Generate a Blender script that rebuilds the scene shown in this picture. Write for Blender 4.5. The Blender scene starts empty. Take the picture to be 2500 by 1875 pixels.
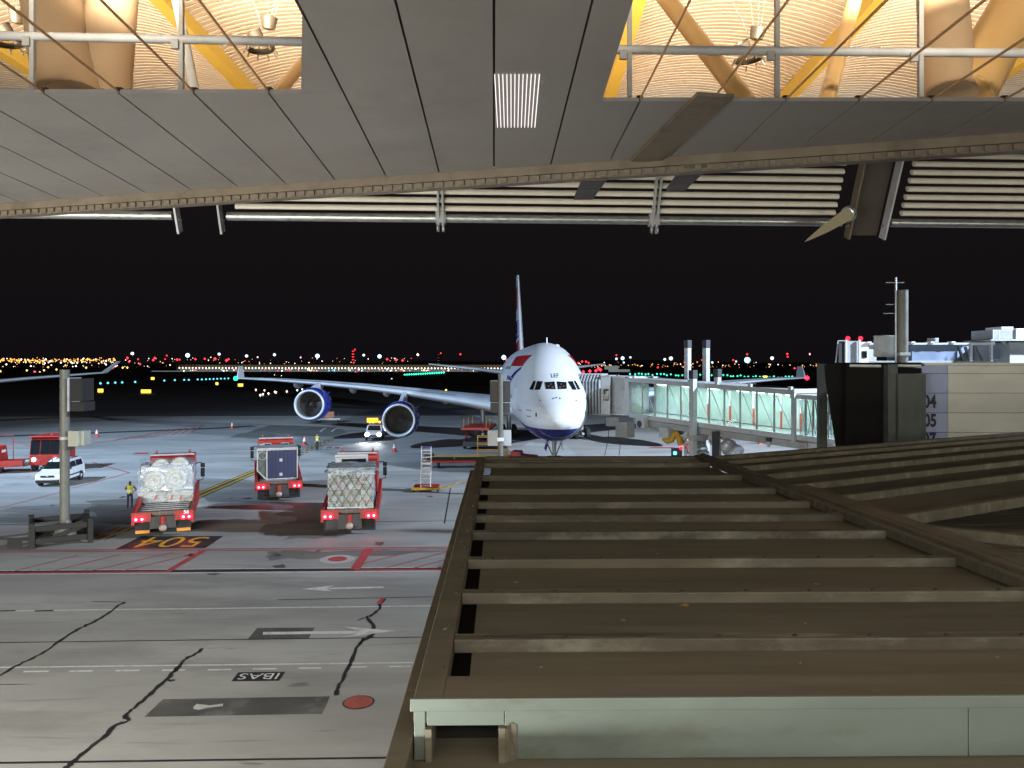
import bpy, bmesh, math, random
from math import sin, cos, tan, pi, radians as R, sqrt, atan2
from mathutils import Vector, Matrix
from mathutils.bvhtree import BVHTree

random.seed(7)
SC = bpy.context.scene
COL = SC.collection
F = 1850.0            # focal length in photo pixels (2500 wide)
H = 9.0               # eye height above the apron
HV = 890.0            # row of the horizon in the photo
TH = R(2.0)           # yaw of the airport grid against the view axis

# ------------------------------------------------------------------ camera
cam_d = bpy.data.cameras.new('camera')
cam = bpy.data.objects.new('camera', cam_d); COL.objects.link(cam)
cam.location = (0, 0, H); cam.rotation_euler = (pi / 2, 0, 0)
cam_d.sensor_fit = 'HORIZONTAL'; cam_d.sensor_width = 36.0
cam_d.lens = 36.0 * F / 2500.0
cam_d.shift_y = -(937.5 - HV) / 2500.0
cam_d.clip_start = 0.1; cam_d.clip_end = 20000
SC.camera = cam

# ------------------------------------------------------------------ night sky
world = bpy.data.worlds.new('World'); SC.world = world; world.use_nodes = True
wn = world.node_tree.nodes; wl = world.node_tree.links
for n in list(wn): wn.remove(n)
out = wn.new('ShaderNodeOutputWorld'); bg = wn.new('ShaderNodeBackground')
tc = wn.new('ShaderNodeTexCoord'); sep = wn.new('ShaderNodeSeparateXYZ'); ramp = wn.new('ShaderNodeValToRGB')
wl.new(tc.outputs['Generated'], sep.inputs[0]); wl.new(sep.outputs['Z'], ramp.inputs[0])
e = ramp.color_ramp.elements
e[0].position = 0.0; e[0].color = (0.0052, 0.0044, 0.0058, 1)
e[1].position = 0.35; e[1].color = (0.0092, 0.0070, 0.0066, 1)
wl.new(ramp.outputs[0], bg.inputs[0]); bg.inputs[1].default_value = 1.0
wl.new(bg.outputs[0], out.inputs[0])

# ------------------------------------------------------------------ lamps
def spot(name, loc, tgt, watts, col, size=100, blend=0.6, rad=0.5):
    d = bpy.data.lights.new(name, 'SPOT'); d.energy = watts; d.color = col
    d.spot_size = R(size); d.spot_blend = blend; d.shadow_soft_size = rad
    o = bpy.data.objects.new(name, d); COL.objects.link(o); o.location = loc
    o.rotation_euler = (Vector(tgt) - Vector(loc)).to_track_quat('-Z', 'Y').to_euler()
    return o
def arealamp(name, loc, tgt, sx, sy, watts, col, spread=180):
    d = bpy.data.lights.new(name, 'AREA'); d.shape = 'RECTANGLE'; d.size = sx; d.size_y = sy
    d.energy = watts; d.color = col; d.spread = R(spread)
    o = bpy.data.objects.new(name, d); COL.objects.link(o); o.location = loc
    o.rotation_euler = (Vector(tgt) - Vector(loc)).to_track_quat('-Z', 'Y').to_euler()
    return o
COOL = (0.50, 0.71, 1.0)
NEUT = (1.0, 0.95, 0.86)
WARM = (1.0, 0.84, 0.64)
# apron floodlight masts to either side of the stand, just out of the picture
spot('apron_floodlight_lamp', (-72, 34, 46), (-37, 80, 0), 460000, COOL, 70, 1.0, 0.8)
spot('apron_floodlight_lamp', (62, 34.5, 34), (13, 72, 2), 480000, (0.66, 0.80, 1.0), 95, 0.9, 0.8)
spot('apron_floodlight_lamp', (62, 34.5, 34), (17, 82, 0), 300000, (0.70, 0.82, 1.0), 26, 0.7, 0.8)
# unseen fills standing in for the lit terminal front, shaped to reach road and soffit
arealamp('terminal_front_fill', (-20, -0.6, 4.2), (-16, 25, 1.0), 40, 4.4, 1300, (1.0, 0.93, 0.84))
arealamp('terminal_ground_fill', (-22, -0.5, 6.3), (-21, 9.5, 0), 36, 0.6, 13500, (0.98, 0.97, 0.89), 130)  # downward fill added so that only the near ground brightens
arealamp('terminal_front_fill', (3, -0.4, 9.6), (3, 14, 8.0), 26, 1.2, 790, (1.0, 0.95, 0.83))
arealamp('terminal_front_fill', (22, -0.4, 9.6), (27, 33, 7.0), 18, 1.2, 900, (1.0, 0.95, 0.83), 120)  # unseen fill added to lift the cream wall on the right
# hall uplights, and a hidden fill row added for the struts
for hx in (-11.5, -5.7, 0.1, 5.9, 11.7):
    arealamp('hall_uplight', (hx, 11.5, 15.4), (hx, 16.5, 18.6), 2.6, 1.0, 800, WARM, 95)
    arealamp('hall_strut_fill', (hx, 6.0, 14.3), (hx, 13.0, 15.4), 2.0, .5, 105, WARM, 60)  # added fill for the near side of the struts

SC.view_settings.view_transform = 'Standard'; SC.view_settings.look = 'None'
SC.view_settings.exposure = 0.0; SC.view_settings.gamma = 1.0
SC.view_settings.use_curve_mapping = False
SC.cycles.use_denoising = True
SC.cycles.max_bounces = 8; SC.cycles.transparent_max_bounces = 24
SC.cycles.sample_clamp_indirect = 4.0
SC.cycles.caustics_reflective = False; SC.cycles.caustics_refractive = False

# ------------------------------------------------------------------ materials
MATS = {}
def M(name, col, rough=0.6, metal=0.0, var=0.18, scale=2.0, bump=0.0, dirt=None, dirt_amt=0.5, dirt_scale=1.2,
      stretch=(1, 1, 1), coat=0.0, spec=0.5, fine=0.0, spk=None):
    """Principled material whose colour is broken up by noise; dirt = a second colour in irregular patches."""
    if name in MATS: return MATS[name]
    m = bpy.data.materials.new(name); m.use_nodes = True; MATS[name] = m
    nt = m.node_tree; N = nt.nodes; L = nt.links
    p = N['Principled BSDF']
    p.inputs['Roughness'].default_value = rough; p.inputs['Metallic'].default_value = metal
    p.inputs['Coat Weight'].default_value = coat; p.inputs['Specular IOR Level'].default_value = spec
    t = N.new('ShaderNodeTexCoord'); mp = N.new('ShaderNodeMapping'); mp.inputs['Scale'].default_value = stretch
    L.new(t.outputs['Object'], mp.inputs[0])
    n1 = N.new('ShaderNodeTexNoise'); n1.inputs['Scale'].default_value = scale
    n1.inputs['Detail'].default_value = 6; n1.inputs['Roughness'].default_value = 0.62
    L.new(mp.outputs[0], n1.inputs['Vector'])
    r1 = N.new('ShaderNodeMapRange'); r1.inputs[1].default_value = 0.3; r1.inputs[2].default_value = 0.7
    r1.inputs[3].default_value = 1 - var; r1.inputs[4].default_value = 1 + var
    L.new(n1.outputs['Fac'], r1.inputs[0])
    mul = N.new('ShaderNodeVectorMath'); mul.operation = 'SCALE'
    mul.inputs[0].default_value = col; L.new(r1.outputs[0], mul.inputs['Scale'])
    cur = mul.outputs[0]
    if dirt:
        n2 = N.new('ShaderNodeTexNoise'); n2.inputs['Scale'].default_value = dirt_scale
        n2.inputs['Detail'].default_value = 8; n2.inputs['Roughness'].default_value = 0.7
        L.new(mp.outputs[0], n2.inputs['Vector'])
        r2 = N.new('ShaderNodeMapRange'); r2.inputs[1].default_value = 0.62 - 0.3 * dirt_amt
        r2.inputs[2].default_value = 0.78 - 0.2 * dirt_amt
        L.new(n2.outputs['Fac'], r2.inputs[0])
        mx = N.new('ShaderNodeMix'); mx.data_type = 'RGBA'
        L.new(r2.outputs[0], mx.inputs[0]); L.new(cur, mx.inputs[6]); mx.inputs[7].default_value = (*dirt, 1)
        cur = mx.outputs[2]
    if spk:
        n4 = N.new('ShaderNodeTexNoise'); n4.inputs['Scale'].default_value = spk[1]; n4.inputs['Detail'].default_value = 3
        L.new(mp.outputs[0], n4.inputs['Vector'])
        r4 = N.new('ShaderNodeMapRange'); r4.inputs[1].default_value = spk[2]; r4.inputs[2].default_value = spk[2] + .05
        L.new(n4.outputs['Fac'], r4.inputs[0])
        m4 = N.new('ShaderNodeMix'); m4.data_type = 'RGBA'
        L.new(r4.outputs[0], m4.inputs[0]); L.new(cur, m4.inputs[6]); m4.inputs[7].default_value = (*spk[0], 1); cur = m4.outputs[2]
    L.new(cur, p.inputs['Base Color'])
    rr = N.new('ShaderNodeMapRange'); rr.inputs[1].default_value = 0.3; rr.inputs[2].default_value = 0.7
    rr.inputs[3].default_value = max(0.02, rough - 0.1); rr.inputs[4].default_value = min(1, rough + 0.12)
    L.new(n1.outputs['Fac'], rr.inputs[0]); L.new(rr.outputs[0], p.inputs['Roughness'])
    if bump:
        b = N.new('ShaderNodeBump'); b.inputs['Strength'].default_value = bump; b.inputs['Distance'].default_value = 0.02
        n3 = N.new('ShaderNodeTexNoise'); n3.inputs['Scale'].default_value = scale * (fine or 6); n3.inputs['Detail'].default_value = 5
        L.new(mp.outputs[0], n3.inputs['Vector']); L.new(n3.outputs['Fac'], b.inputs['Height'])
        L.new(b.outputs[0], p.inputs['Normal'])
    return m
def E(name, col, strength, sample=False):
    if name in MATS: return MATS[name]
    m = bpy.data.materials.new(name); m.use_nodes = True; MATS[name] = m
    nt = m.node_tree; nt.nodes.remove(nt.nodes['Principled BSDF'])
    em = nt.nodes.new('ShaderNodeEmission'); em.inputs[0].default_value = (*col, 1); em.inputs[1].default_value = strength
    nt.links.new(em.outputs[0], nt.nodes['Material Output'].inputs[0])
    if not sample: m.cycles.emission_sampling = 'NONE'
    return m
def GLASS(name, tint, gloss=0.12, rough=0.05):
    if name in MATS: return MATS[name]
    m = bpy.data.materials.new(name); m.use_nodes = True; MATS[name] = m
    nt = m.node_tree; N = nt.nodes; L = nt.links; N.remove(N['Principled BSDF'])
    a = N.new('ShaderNodeBsdfTransparent'); a.inputs[0].default_value = (*tint, 1)
    g = N.new('ShaderNodeBsdfGlossy'); g.inputs['Roughness'].default_value = rough
    lw = N.new('ShaderNodeLayerWeight'); lw.inputs[0].default_value = gloss
    mr = N.new('ShaderNodeMapRange'); mr.inputs[3].default_value = gloss * 0.5; mr.inputs[4].default_value = 0.6
    L.new(lw.outputs['Fresnel'], mr.inputs[0])
    mx = N.new('ShaderNodeMixShader'); L.new(mr.outputs[0], mx.inputs[0])
    L.new(a.outputs[0], mx.inputs[1]); L.new(g.outputs[0], mx.inputs[2])
    L.new(mx.outputs[0], N['Material Output'].inputs[0])
    return m

# ------------------------------------------------------------------ geometry helpers
def gp(u, v, z=0.0):
    """Point at height z seen at photo pixel (u, v)."""
    d = (H - z) * F / (v - HV)
    return Vector(((u - 1250) / F * d, d, z))
def wp(u, v, d):
    return Vector(((u - 1250) / F * d, d, H - (v - HV) / F * d))

class MB:
    def __init__(s): s.v = []; s.f = []; s.m = []
    def add(s, vs, fs, mi=0):
        o = len(s.v); s.v += [tuple(p) for p in vs]
        s.f += [tuple(i + o for i in f) for f in fs]; s.m += [mi] * len(fs); return s
    def box(s, c, d, rz=0.0, mi=0, mat=None):
        x, y, z = d[0] / 2, d[1] / 2, d[2] / 2
        vs = [Vector((a * x, b * y, k * z)) for k in (-1, 1) for b in (-1, 1) for a in (-1, 1)]
        if mat is None: mat = Matrix.Rotation(rz, 3, 'Z')
        vs = [mat @ p + Vector(c) for p in vs]
        return s.add(vs, [(0, 2, 3, 1), (4, 5, 7, 6), (0, 1, 5, 4), (2, 6, 7, 3), (0, 4, 6, 2), (1, 3, 7, 5)], mi)
    def bar(s, p0, p1, w, h, mi=0, up=(0, 0, 1)):
        """Rectangular bar from p0 to p1, w across, h along 'up'."""
        p0, p1 = Vector(p0), Vector(p1); a = (p1 - p0); L = a.length; a.normalize()
        u = Vector(up); u = (u - a * u.dot(a))
        if u.length < 1e-4: u = Vector((1, 0, 0)) - a * a.x
        u.normalize(); b = a.cross(u)
        m = Matrix((b, a, u)).transposed()
        return s.box((p0 + p1) / 2, (w, L, h), mat=m, mi=mi)
    def tube(s, p0, p1, r, n=10, r1=None, mi=0, cap=True):
        p0, p1 = Vector(p0), Vector(p1); r1 = r if r1 is None else r1
        a = (p1 - p0).normalized(); u = a.orthogonal().normalized(); b = a.cross(u)
        ring = lambda p, q: [p + (u * cos(2 * pi * i / n) + b * sin(2 * pi * i / n)) * q for i in range(n)]
        vs = ring(p0, r) + ring(p1, r1)
        fs = [(i, (i + 1) % n, n + (i + 1) % n, n + i) for i in range(n)]
        if cap: fs += [tuple(range(n))[::-1], tuple(range(n, 2 * n))]
        return s.add(vs, fs, mi)
    def path(s, pts, r, n=8, mi=0):
        pts = [Vector(p) for p in pts]; rings = []
        for i, p in enumerate(pts):
            a = (pts[min(i + 1, len(pts) - 1)] - pts[max(i - 1, 0)]).normalized()
            u = a.cross(Vector((0.13, 0.21, 0.97))); u = u.normalized() if u.length > 1e-3 else a.orthogonal().normalized()
            b = a.cross(u); rr = r[i] if isinstance(r, (list, tuple)) else r
            rings.append([p + (u * cos(2 * pi * k / n) + b * sin(2 * pi * k / n)) * rr for k in range(n)])
        return s.loft(rings, True, True, mi)
    def loft(s, rings, closed=True, caps=True, mi=0):
        n = len(rings[0]); vs = [p for r_ in rings for p in r_]; fs = []
        for j in range(len(rings) - 1):
            for i in range(n if closed else n - 1):
                a = j * n + i; b = j * n + (i + 1) % n
                fs.append((a, b, b + n, a + n))
        if caps and closed: fs += [tuple(range(n))[::-1], tuple(range((len(rings) - 1) * n, len(rings) * n))]
        return s.add(vs, fs, mi)
    def lathe(s, prof, axis0, axisd, n=24, mi=0):
        """prof: (distance along axis, radius)"""
        a = Vector(axisd).normalized(); u = a.orthogonal().normalized(); b = a.cross(u); o = Vector(axis0)
        rings = [[o + a * t + (u * cos(2 * pi * k / n) + b * sin(2 * pi * k / n)) * max(r, 1e-4) for k in range(n)] for t, r in prof]
        return s.loft(rings, True, False, mi)
    def prism(s, poly, x0, x1, mi=0, wf=None):
        """poly of (y, z) extruded along x; wf(z) scales the half width."""
        n = len(poly); wf = wf or (lambda z: 1.0)
        vs = [(x0 * wf(z), y, z) for y, z in poly] + [(x1 * wf(z), y, z) for y, z in poly]
        fs = [(i, (i + 1) % n, n + (i + 1) % n, n + i) for i in range(n)] + [tuple(range(n))[::-1], tuple(range(n, 2 * n))]
        return s.add(vs, fs, mi)
    def quad(s, *p, mi=0): return s.add(p, [tuple(range(len(p)))], mi)
    def sphere(s, c, r, n=10, mi=0, sq=(1, 1, 1)):
        c = Vector(c)
        prof = [(-r * cos(pi * k / n), r * sin(pi * k / n)) for k in range(n + 1)]
        o = len(s.v); s.lathe(prof, (0, 0, 0), (0, 0, 1), n * 2, mi)
        s.v[o:] = [tuple(Vector((p[0] * sq[0], p[1] * sq[1], p[2] * sq[2])) + c) for p in s.v[o:]]
        return s
    def build(s, name, mats, parent=None, loc=None, rz=0.0, smooth=False, bevel=0.0, stuff=False, struct=False):
        me = bpy.data.meshes.new(name); me.from_pydata(s.v, [], s.f)
        for m in (mats if isinstance(mats, (list, tuple)) else [mats]): me.materials.append(m)
        me.polygons.foreach_set('material_index', s.m)
        bm = bmesh.new(); bm.from_mesh(me); bmesh.ops.remove_doubles(bm, verts=bm.verts, dist=1e-5)
        bmesh.ops.recalc_face_normals(bm, faces=bm.faces)
        bm.to_mesh(me); bm.free()
        if smooth:
            me.polygons.foreach_set('use_smooth', [True] * len(me.polygons))
            if smooth is not True: me.set_sharp_from_angle(angle=R(smooth))
        o = bpy.data.objects.new(name, me); COL.objects.link(o)
        if parent is not None: o.parent = parent
        if loc is not None: o.location = loc
        o.rotation_euler = (0, 0, rz)
        if bevel:
            b = o.modifiers.new('bevel', 'BEVEL'); b.width = bevel; b.segments = 2; b.limit_method = 'ANGLE'
        if stuff: o['kind'] = 'stuff'
        if struct: o['kind'] = 'structure'
        return o

def tag(o, label, cat, group=None):
    o['label'] = label; o['category'] = cat
    if group: o['group'] = group
    return o
def thing(name, label, cat, loc=(0, 0, 0), rz=0.0, group=None):
    o = bpy.data.objects.new(name, None); COL.objects.link(o)
    o.location = loc; o.rotation_euler = (0, 0, rz)
    return tag(o, label, cat, group)
def inst(src, name=None, parent=None, loc=None, rz=None, scale=None):
    c = src.copy(); COL.objects.link(c)
    if name: c.name = name
    if parent is not None: c.parent = parent
    if loc is not None: c.location = loc
    if rz is not None: c.rotation_euler = (0, 0, rz)
    if scale is not None: c.scale = scale
    return c
def kids(o): return [c for c in bpy.data.objects if c.parent is o]
def dup(root, loc, rz, label):
    allo = list(bpy.data.objects)
    def rec(o, par):
        c = o.copy(); COL.objects.link(c)
        if par is not None: c.parent = par
        for k in allo:
            if k.parent is o: rec(k, c)
        return c
    r = rec(root, None); r.location = loc; r.rotation_euler = (0, 0, rz); r['label'] = label
    return r
def letters(txt, size, align='CENTER', bold=0.0):
    """Flat lettering: list of verts (x, y) and faces."""
    cu = bpy.data.curves.new('lettering', 'FONT'); cu.body = txt; cu.size = size; cu.align_x = align; cu.align_y = 'CENTER'
    cu.resolution_u = 4; cu.offset = bold
    o = bpy.data.objects.new('lettering', cu); COL.objects.link(o)
    dg = bpy.context.evaluated_depsgraph_get(); me = bpy.data.meshes.new_from_object(o.evaluated_get(dg))
    vs = [tuple(v.co) for v in me.vertices]; fs = [tuple(p.vertices) for p in me.polygons]
    bpy.data.objects.remove(o); bpy.data.curves.remove(cu); bpy.data.meshes.remove(me)
    return vs, fs

# ------------------------------------------------------------------ common materials
m_white = M('white_paint', (0.74, 0.76, 0.78), 0.35, var=0.05, coat=0.3)
m_black = M('black_rubber', (0.018, 0.018, 0.018), 0.8, var=0.3, scale=8)
m_dark = M('dark_metal', (0.035, 0.035, 0.038), 0.55, var=0.3, scale=5)
m_red = M('red_paint', (0.36, 0.022, 0.016), 0.45, var=0.15, scale=3, dirt=(0.10, 0.025, 0.02), dirt_amt=0.45, dirt_scale=2.5)
m_steel = M('galvanised_steel', (0.48, 0.50, 0.50), 0.42, 0.75, var=0.22, scale=7)
m_grey = M('grey_paint', (0.33, 0.34, 0.34), 0.5, var=0.12, scale=3, dirt=(0.2, 0.19, 0.17), dirt_amt=0.3)
m_lgrey = M('light_grey_paint', (0.45, 0.47, 0.485), 0.45, var=0.10, scale=2, dirt=(0.33, 0.33, 0.31), dirt_amt=0.3)
m_yellow = M('yellow_paint', (0.62, 0.33, 0.02), 0.5, var=0.15, dirt=(0.18, 0.1, 0.03), dirt_amt=0.35)
m_glassdark = M('dark_glass', (0.012, 0.014, 0.016), 0.08, var=0.1, spec=0.8)
m_tail = E('tail_lamp_red', (1.0, 0.012, 0.03), 5.0, True)
m_tailw = E('tail_lamp_core', (1.0, 0.16, 0.2), 9.0, True)
m_head = E('head_lamp_white', (0.9, 0.95, 1.0), 30.0, True)
m_amber = E('amber_beacon', (1.0, 0.33, 0.02), 5.0, True)

# ================================================================== GROUND
m_conc = M('apron_concrete', (0.30, 0.295, 0.28), 0.72, var=0.22, scale=0.22, bump=0.10, fine=30, stretch=(0.35, 1.3, 1),
           dirt=(0.20, 0.195, 0.18), dirt_amt=0.42, dirt_scale=0.33, spk=((.13, .125, .115), 1.1, .70))
m_asph = M('taxiway_asphalt', (0.048, 0.05, 0.056), 0.8, var=0.3, scale=0.03, stretch=(0.3, 1, 1))
m_field = M('airfield_grass', (0.018, 0.022, 0.014), 0.95, var=0.4, scale=0.01)
m_seal = M('joint_sealant', (0.022, 0.022, 0.024), 0.55, var=0.3, scale=2)
m_lwhite = M('line_white', (0.62, 0.62, 0.60), 0.6, var=0.12, scale=3, dirt=(0.33, 0.32, 0.3), dirt_amt=0.5, dirt_scale=3)
m_lred = M('line_red', (0.42, 0.035, 0.045), 0.6, var=0.15, scale=3, dirt=(0.24, 0.12, 0.11), dirt_amt=0.5, dirt_scale=2.5)
m_lyel = M('line_yellow', (0.60, 0.36, 0.035), 0.6, var=0.15, scale=3, dirt=(0.3, 0.22, 0.1), dirt_amt=0.4, dirt_scale=2.5)
m_plate = M('marking_black', (0.022, 0.023, 0.027), 0.6, var=0.3, scale=2, dirt=(0.07, 0.07, 0.072), dirt_amt=0.25)
m_patch = M('asphalt_patch', (0.075, 0.073, 0.07), 0.7, var=0.35, scale=0.7, dirt=(0.17, 0.165, 0.155), dirt_amt=0.35, dirt_scale=0.9)
m_shade = M('shaded_concrete', (0.155, 0.15, 0.135), 0.72, var=0.25, scale=0.35, stretch=(0.4, 1.2, 1), dirt=(0.1, 0.095, 0.085), dirt_amt=0.4, dirt_scale=0.6)  # darker concrete tone for painted shade
m_strip = M('dark_strip_grey', (0.05, 0.048, 0.05), 0.7, var=0.3, scale=1.0)
m_mred = M('manhole_red', (0.30, 0.075, 0.06), 0.65, var=0.25, scale=4)
m_ring = M('ring_pale', (0.42, 0.42, 0.40), 0.7, var=0.2, scale=3)

g = MB(); g.quad((-9000, -300, -.06), (9000, -300, -.06), (9000, 9000, -.06), (-9000, 9000, -.06))
ground = g.build('ground', m_field, struct=True)
cT, sT = cos(TH), sin(TH)
def site(x, y, z=0): return Vector((x * cT - y * sT, x * sT + y * cT, z))
g = MB(); g.quad(site(-900, 120, -.03), site(900, 120, -.03), site(900, 330, -.03), site(-900, 330, -.03))
g.build('taxiway', m_asph, struct=True)
g = MB(); g.quad(site(-900, 420, -.03), site(900, 420, -.03), site(900, 480, -.03), site(-900, 480, -.03))
g.build('runway', m_asph, struct=True)
apron = MB().quad(site(-260, -40), site(260, -40), site(260, 134), site(-260, 134)).build('apron', m_conc, struct=True)

LV = {}
def flat(name, pts, mat, lvl, z0=0.0):
    """Painted sheet on the apron from ground points."""
    z = 0.004 * lvl
    return MB().quad(*[(p[0], p[1], z) for p in pts]).build(name, mat, apron)
def stripe(name, pts, w, mat, lvl):
    """Stripe of width w (metres) along photo pixels pts laid on the apron."""
    z = 0.004 * lvl; P = [gp(u, v) for u, v in pts]
    L_, R_ = [], []
    for i, p in enumerate(P):
        a = (P[min(i + 1, len(P) - 1)] - P[max(i - 1, 0)]).normalized(); n = Vector((-a.y, a.x, 0))
        ww = w[i] if isinstance(w, (list, tuple)) else w
        L_.append((p.x + n.x * ww / 2, p.y + n.y * ww / 2, z)); R_.append((p.x - n.x * ww / 2, p.y - n.y * ww / 2, z))
    m = MB(); n = len(P)
    m.add(L_ + R_, [(i, i + 1, n + i + 1, n + i) for i in range(n - 1)])
    return m.build(name, mat, apron)
def crack(pts, w):
    rr = random.Random(len(pts) * 13 + int(pts[0][0])); q = []
    for i in range(len(pts) - 1):
        for k in range(4):
            t = k / 4; q.append((pts[i][0] + (pts[i + 1][0] - pts[i][0]) * t + rr.uniform(-2.5, 2.5),
                                 pts[i][1] + (pts[i + 1][1] - pts[i][1]) * t + rr.uniform(-2, 2)))
    q.append(pts[-1])
    stripe('crack_sealing', q, [w * rr.uniform(0.6, 1.3) for _ in q], m_seal, 2)
Z5 = lambda x, y: (x * .27125, 1050 + y * .27125)
Z6 = lambda x, y: (500 + x * .27125, 1000 + y * .27125)
ZB = lambda x, y: (x * .4973, 1400 + y * .4973)
Z4 = lambda x, y: (x * .22604, 780 + y * .22604)
# expansion joints
def ext(p, q, u0=-700, u1=1900):
    k = (q[1] - p[1]) / (q[0] - p[0]); return [(u0, p[1] + k * (u0 - p[0])), p, q, (u1, q[1] + k * (u1 - q[0]))]
stripe('slab_joint', ext((0, 1863), (957, 1850)), 0.09, m_seal, 1)
stripe('slab_joint', ext((0, 1569), (1037, 1555.6)), 0.07, m_seal, 1)
stripe('slab_joint', [(676, 1464.6), (1059, 1457), (1700, 1445)], 0.07, m_seal, 1)
stripe('slab_joint', [(225, 1469), (305, 1470)], 0.06, m_seal, 1)
stripe('slab_joint', ext((0, 1280.5), (1100, 1272)), 0.10, m_seal, 1)
stripe('slab_joint', [(1100, 1190), (1085, 1278)], 0.08, m_seal, 1)
# road edge: white, black, white
stripe('road_line', ext((0, 1393.5), (1075, 1385)), 0.10, m_lwhite, 2)
stripe('road_line', ext((0, 1397.5), (1075, 1389)), 0.42, m_plate, 1)
stripe('road_line', ext((0, 1402.5), (1075, 1394.3)), 0.13, m_lwhite, 2)
stripe('road_line', ext((130, 1490.5), (1054, 1479.5), 130), 0.11, m_lwhite, 2)
for a, b in ((0, 38), (85, 130)): stripe('road_dash', [(a, 1492), (b, 1491.2)], 0.11, m_plate, 2)
stripe('road_dash', [(38, 1491.8), (85, 1491.3)], 0.11, m_lwhite, 2)
stripe('road_line', ext((0, 1630), (1019, 1618)), 0.09, m_lwhite, 2)
for a, b, y in ((115, 240, 483), (340, 455, 481), (568, 685, 478), (795, 910, 476), (1020, 1135, 474), (1243, 1360, 470), (1465, 1580, 466), (1700, 1800, 461), (1910, 2015, 458)):
    stripe('road_dash', [ZB(a, y), ZB(b, y - 1.2)], 0.10, m_lwhite, 2)
# red stand limits and hatching
stripe('red_line', ext((0, 1345), (1090, 1336)), 0.12, m_lred, 3)
stripe('red_line', ext((0, 1348.5), (1090, 1340)), 0.10, m_lred, 3)
stripe('red_line', [(-600, 1404), (0, 1399.5), (410, 1396)], 0.22, m_lred, 3)
stripe('red_line', [(866, 1392.5), (1075, 1390.5), (1700, 1385)], 0.22, m_lred, 3)
stripe('red_line', [(498, 1344), (407, 1397)], 0.30, m_lred, 4)
stripe('red_line', [(901, 1340), (866, 1391)], 0.42, m_lred, 4)
for p, q in (((130, 1394.5), (293, 1354)), ((220, 1394.5), (423, 1349)), ((298, 1394.5), (477, 1352)), ((30, 1396), (190, 1356)),
             ((893, 1354), (946, 1341)), ((880, 1378), (1040, 1339)), ((945, 1386), (1092, 1347)), ((1004, 1389), (1090, 1366)), ((1060, 1389), (1200, 1352))):
    stripe('hatch_line', [p, q], 0.09, m_lred, 3)
stripe('red_line', [Z5(830, 290), Z5(1165, 385), Z5(640, 525)], 0.16, m_lred, 2)
stripe('red_line', [Z5(540, 560), Z5(0, 700)], 0.12, m_lred, 2)
stripe('red_line', [Z4(780, 1385), Z4(1300, 1290), Z4(2200, 1215)], 0.22, m_lred, 2)
stripe('red_line', [Z4(1500, 1255), Z4(2200, 1128)], 0.18, m_lred, 2)
for k in range(9):
    stripe('hatch_line', [Z4(1230 + k * 105, 1312 - k * 12), Z4(1440 + k * 95, 1262 - k * 14.5)][::1], 0.2, m_lred, 2)
# black plate with the stand number, read from the far side
def decal_text(name, txt, quad, mat, lvl, fill=0.8, hfill=0.78):
    """Lettering stretched over the ground quad (near-left, near-right, far-right, far-left), reading from the far side."""
    vs, fs = letters(txt, 1.0)
    x0 = min(v[0] for v in vs); x1 = max(v[0] for v in vs); y0 = min(v[1] for v in vs); y1 = max(v[1] for v in vs)
    P = [gp(*q) for q in quad]; o = []
    for v in vs:
        s = 0.5 - ((v[0] - x0) / (x1 - x0) - 0.5) * fill; t = 0.5 - ((v[1] - y0) / (y1 - y0) - 0.5) * hfill
        p = P[0] * (1 - s) * (1 - t) + P[1] * s * (1 - t) + P[2] * s * t + P[3] * (1 - s) * t
        o.append((p.x, p.y, 0.004 * lvl))
    m = MB(); m.add(o, fs); return m.build(name, mat, apron)
q504 = [Z5(1040, 1072), Z5(1850, 1063), Z5(2010, 955), Z5(1270, 956)]
flat('stand_number_plate', [gp(*q) for q in q504], m_plate, 2)
decal_text('stand_number', '504', q504, m_lyel, 4, 0.74, 0.82)
qib = [ZB(1135, 531), ZB(1370, 528), ZB(1400, 484), ZB(1170, 487)]
flat('road_text_plate', [gp(*q) for q in qib], m_plate, 2)
decal_text('road_text', 'IBAS', qib, m_lwhite, 4, 0.84, 0.66)
flat('asphalt_repair', [gp(*ZB(*q)) for q in ((708, 705), (1580, 690), (1620, 604), (800, 618))], m_patch, 1)
flat('asphalt_repair', [gp(*ZB(*q)) for q in ((1215, 325), (1515, 320), (1545, 266), (1262, 268))], m_patch, 1)
flat('mortar_smear', [gp(*ZB(*q)) for q in ((948, 660), (965, 642), (1030, 650), (1096, 641), (1094, 653), (1020, 662), (975, 672), (952, 668))], m_ring, 3)
# arrows
flat('arrow_marking', [gp(*ZB(*q)) for q in ((1478, 77), (1645, 59), (1600, 71), (1883, 65), (1883, 72), (1600, 78), (1635, 89))], m_lwhite, 2)
flat('arrow_marking', [gp(*ZB(*q)) for q in ((1945, 283), (1675, 316), (1760, 297), (1290, 302), (1292, 289), (1770, 283), (1685, 262))], m_lwhite, 3)
# manholes
def disc(name, u, v, r, mat, lvl, n=28):
    c = gp(u, v); flat(name, [(c.x + r * cos(2 * pi * i / n), c.y + r * sin(2 * pi * i / n)) for i in range(n)], mat, lvl)
disc('manhole_cover', *ZB(1760, 633), 0.385, m_mred, 2); disc('manhole_rim', *ZB(1760, 633), 0.42, m_seal, 1)
disc('hydrant_ring', *Z6(1195, 1347), 0.80, m_ring, 1); disc('hydrant_cover', *Z6(1195, 1345), 0.44, m_lred, 2)
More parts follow.
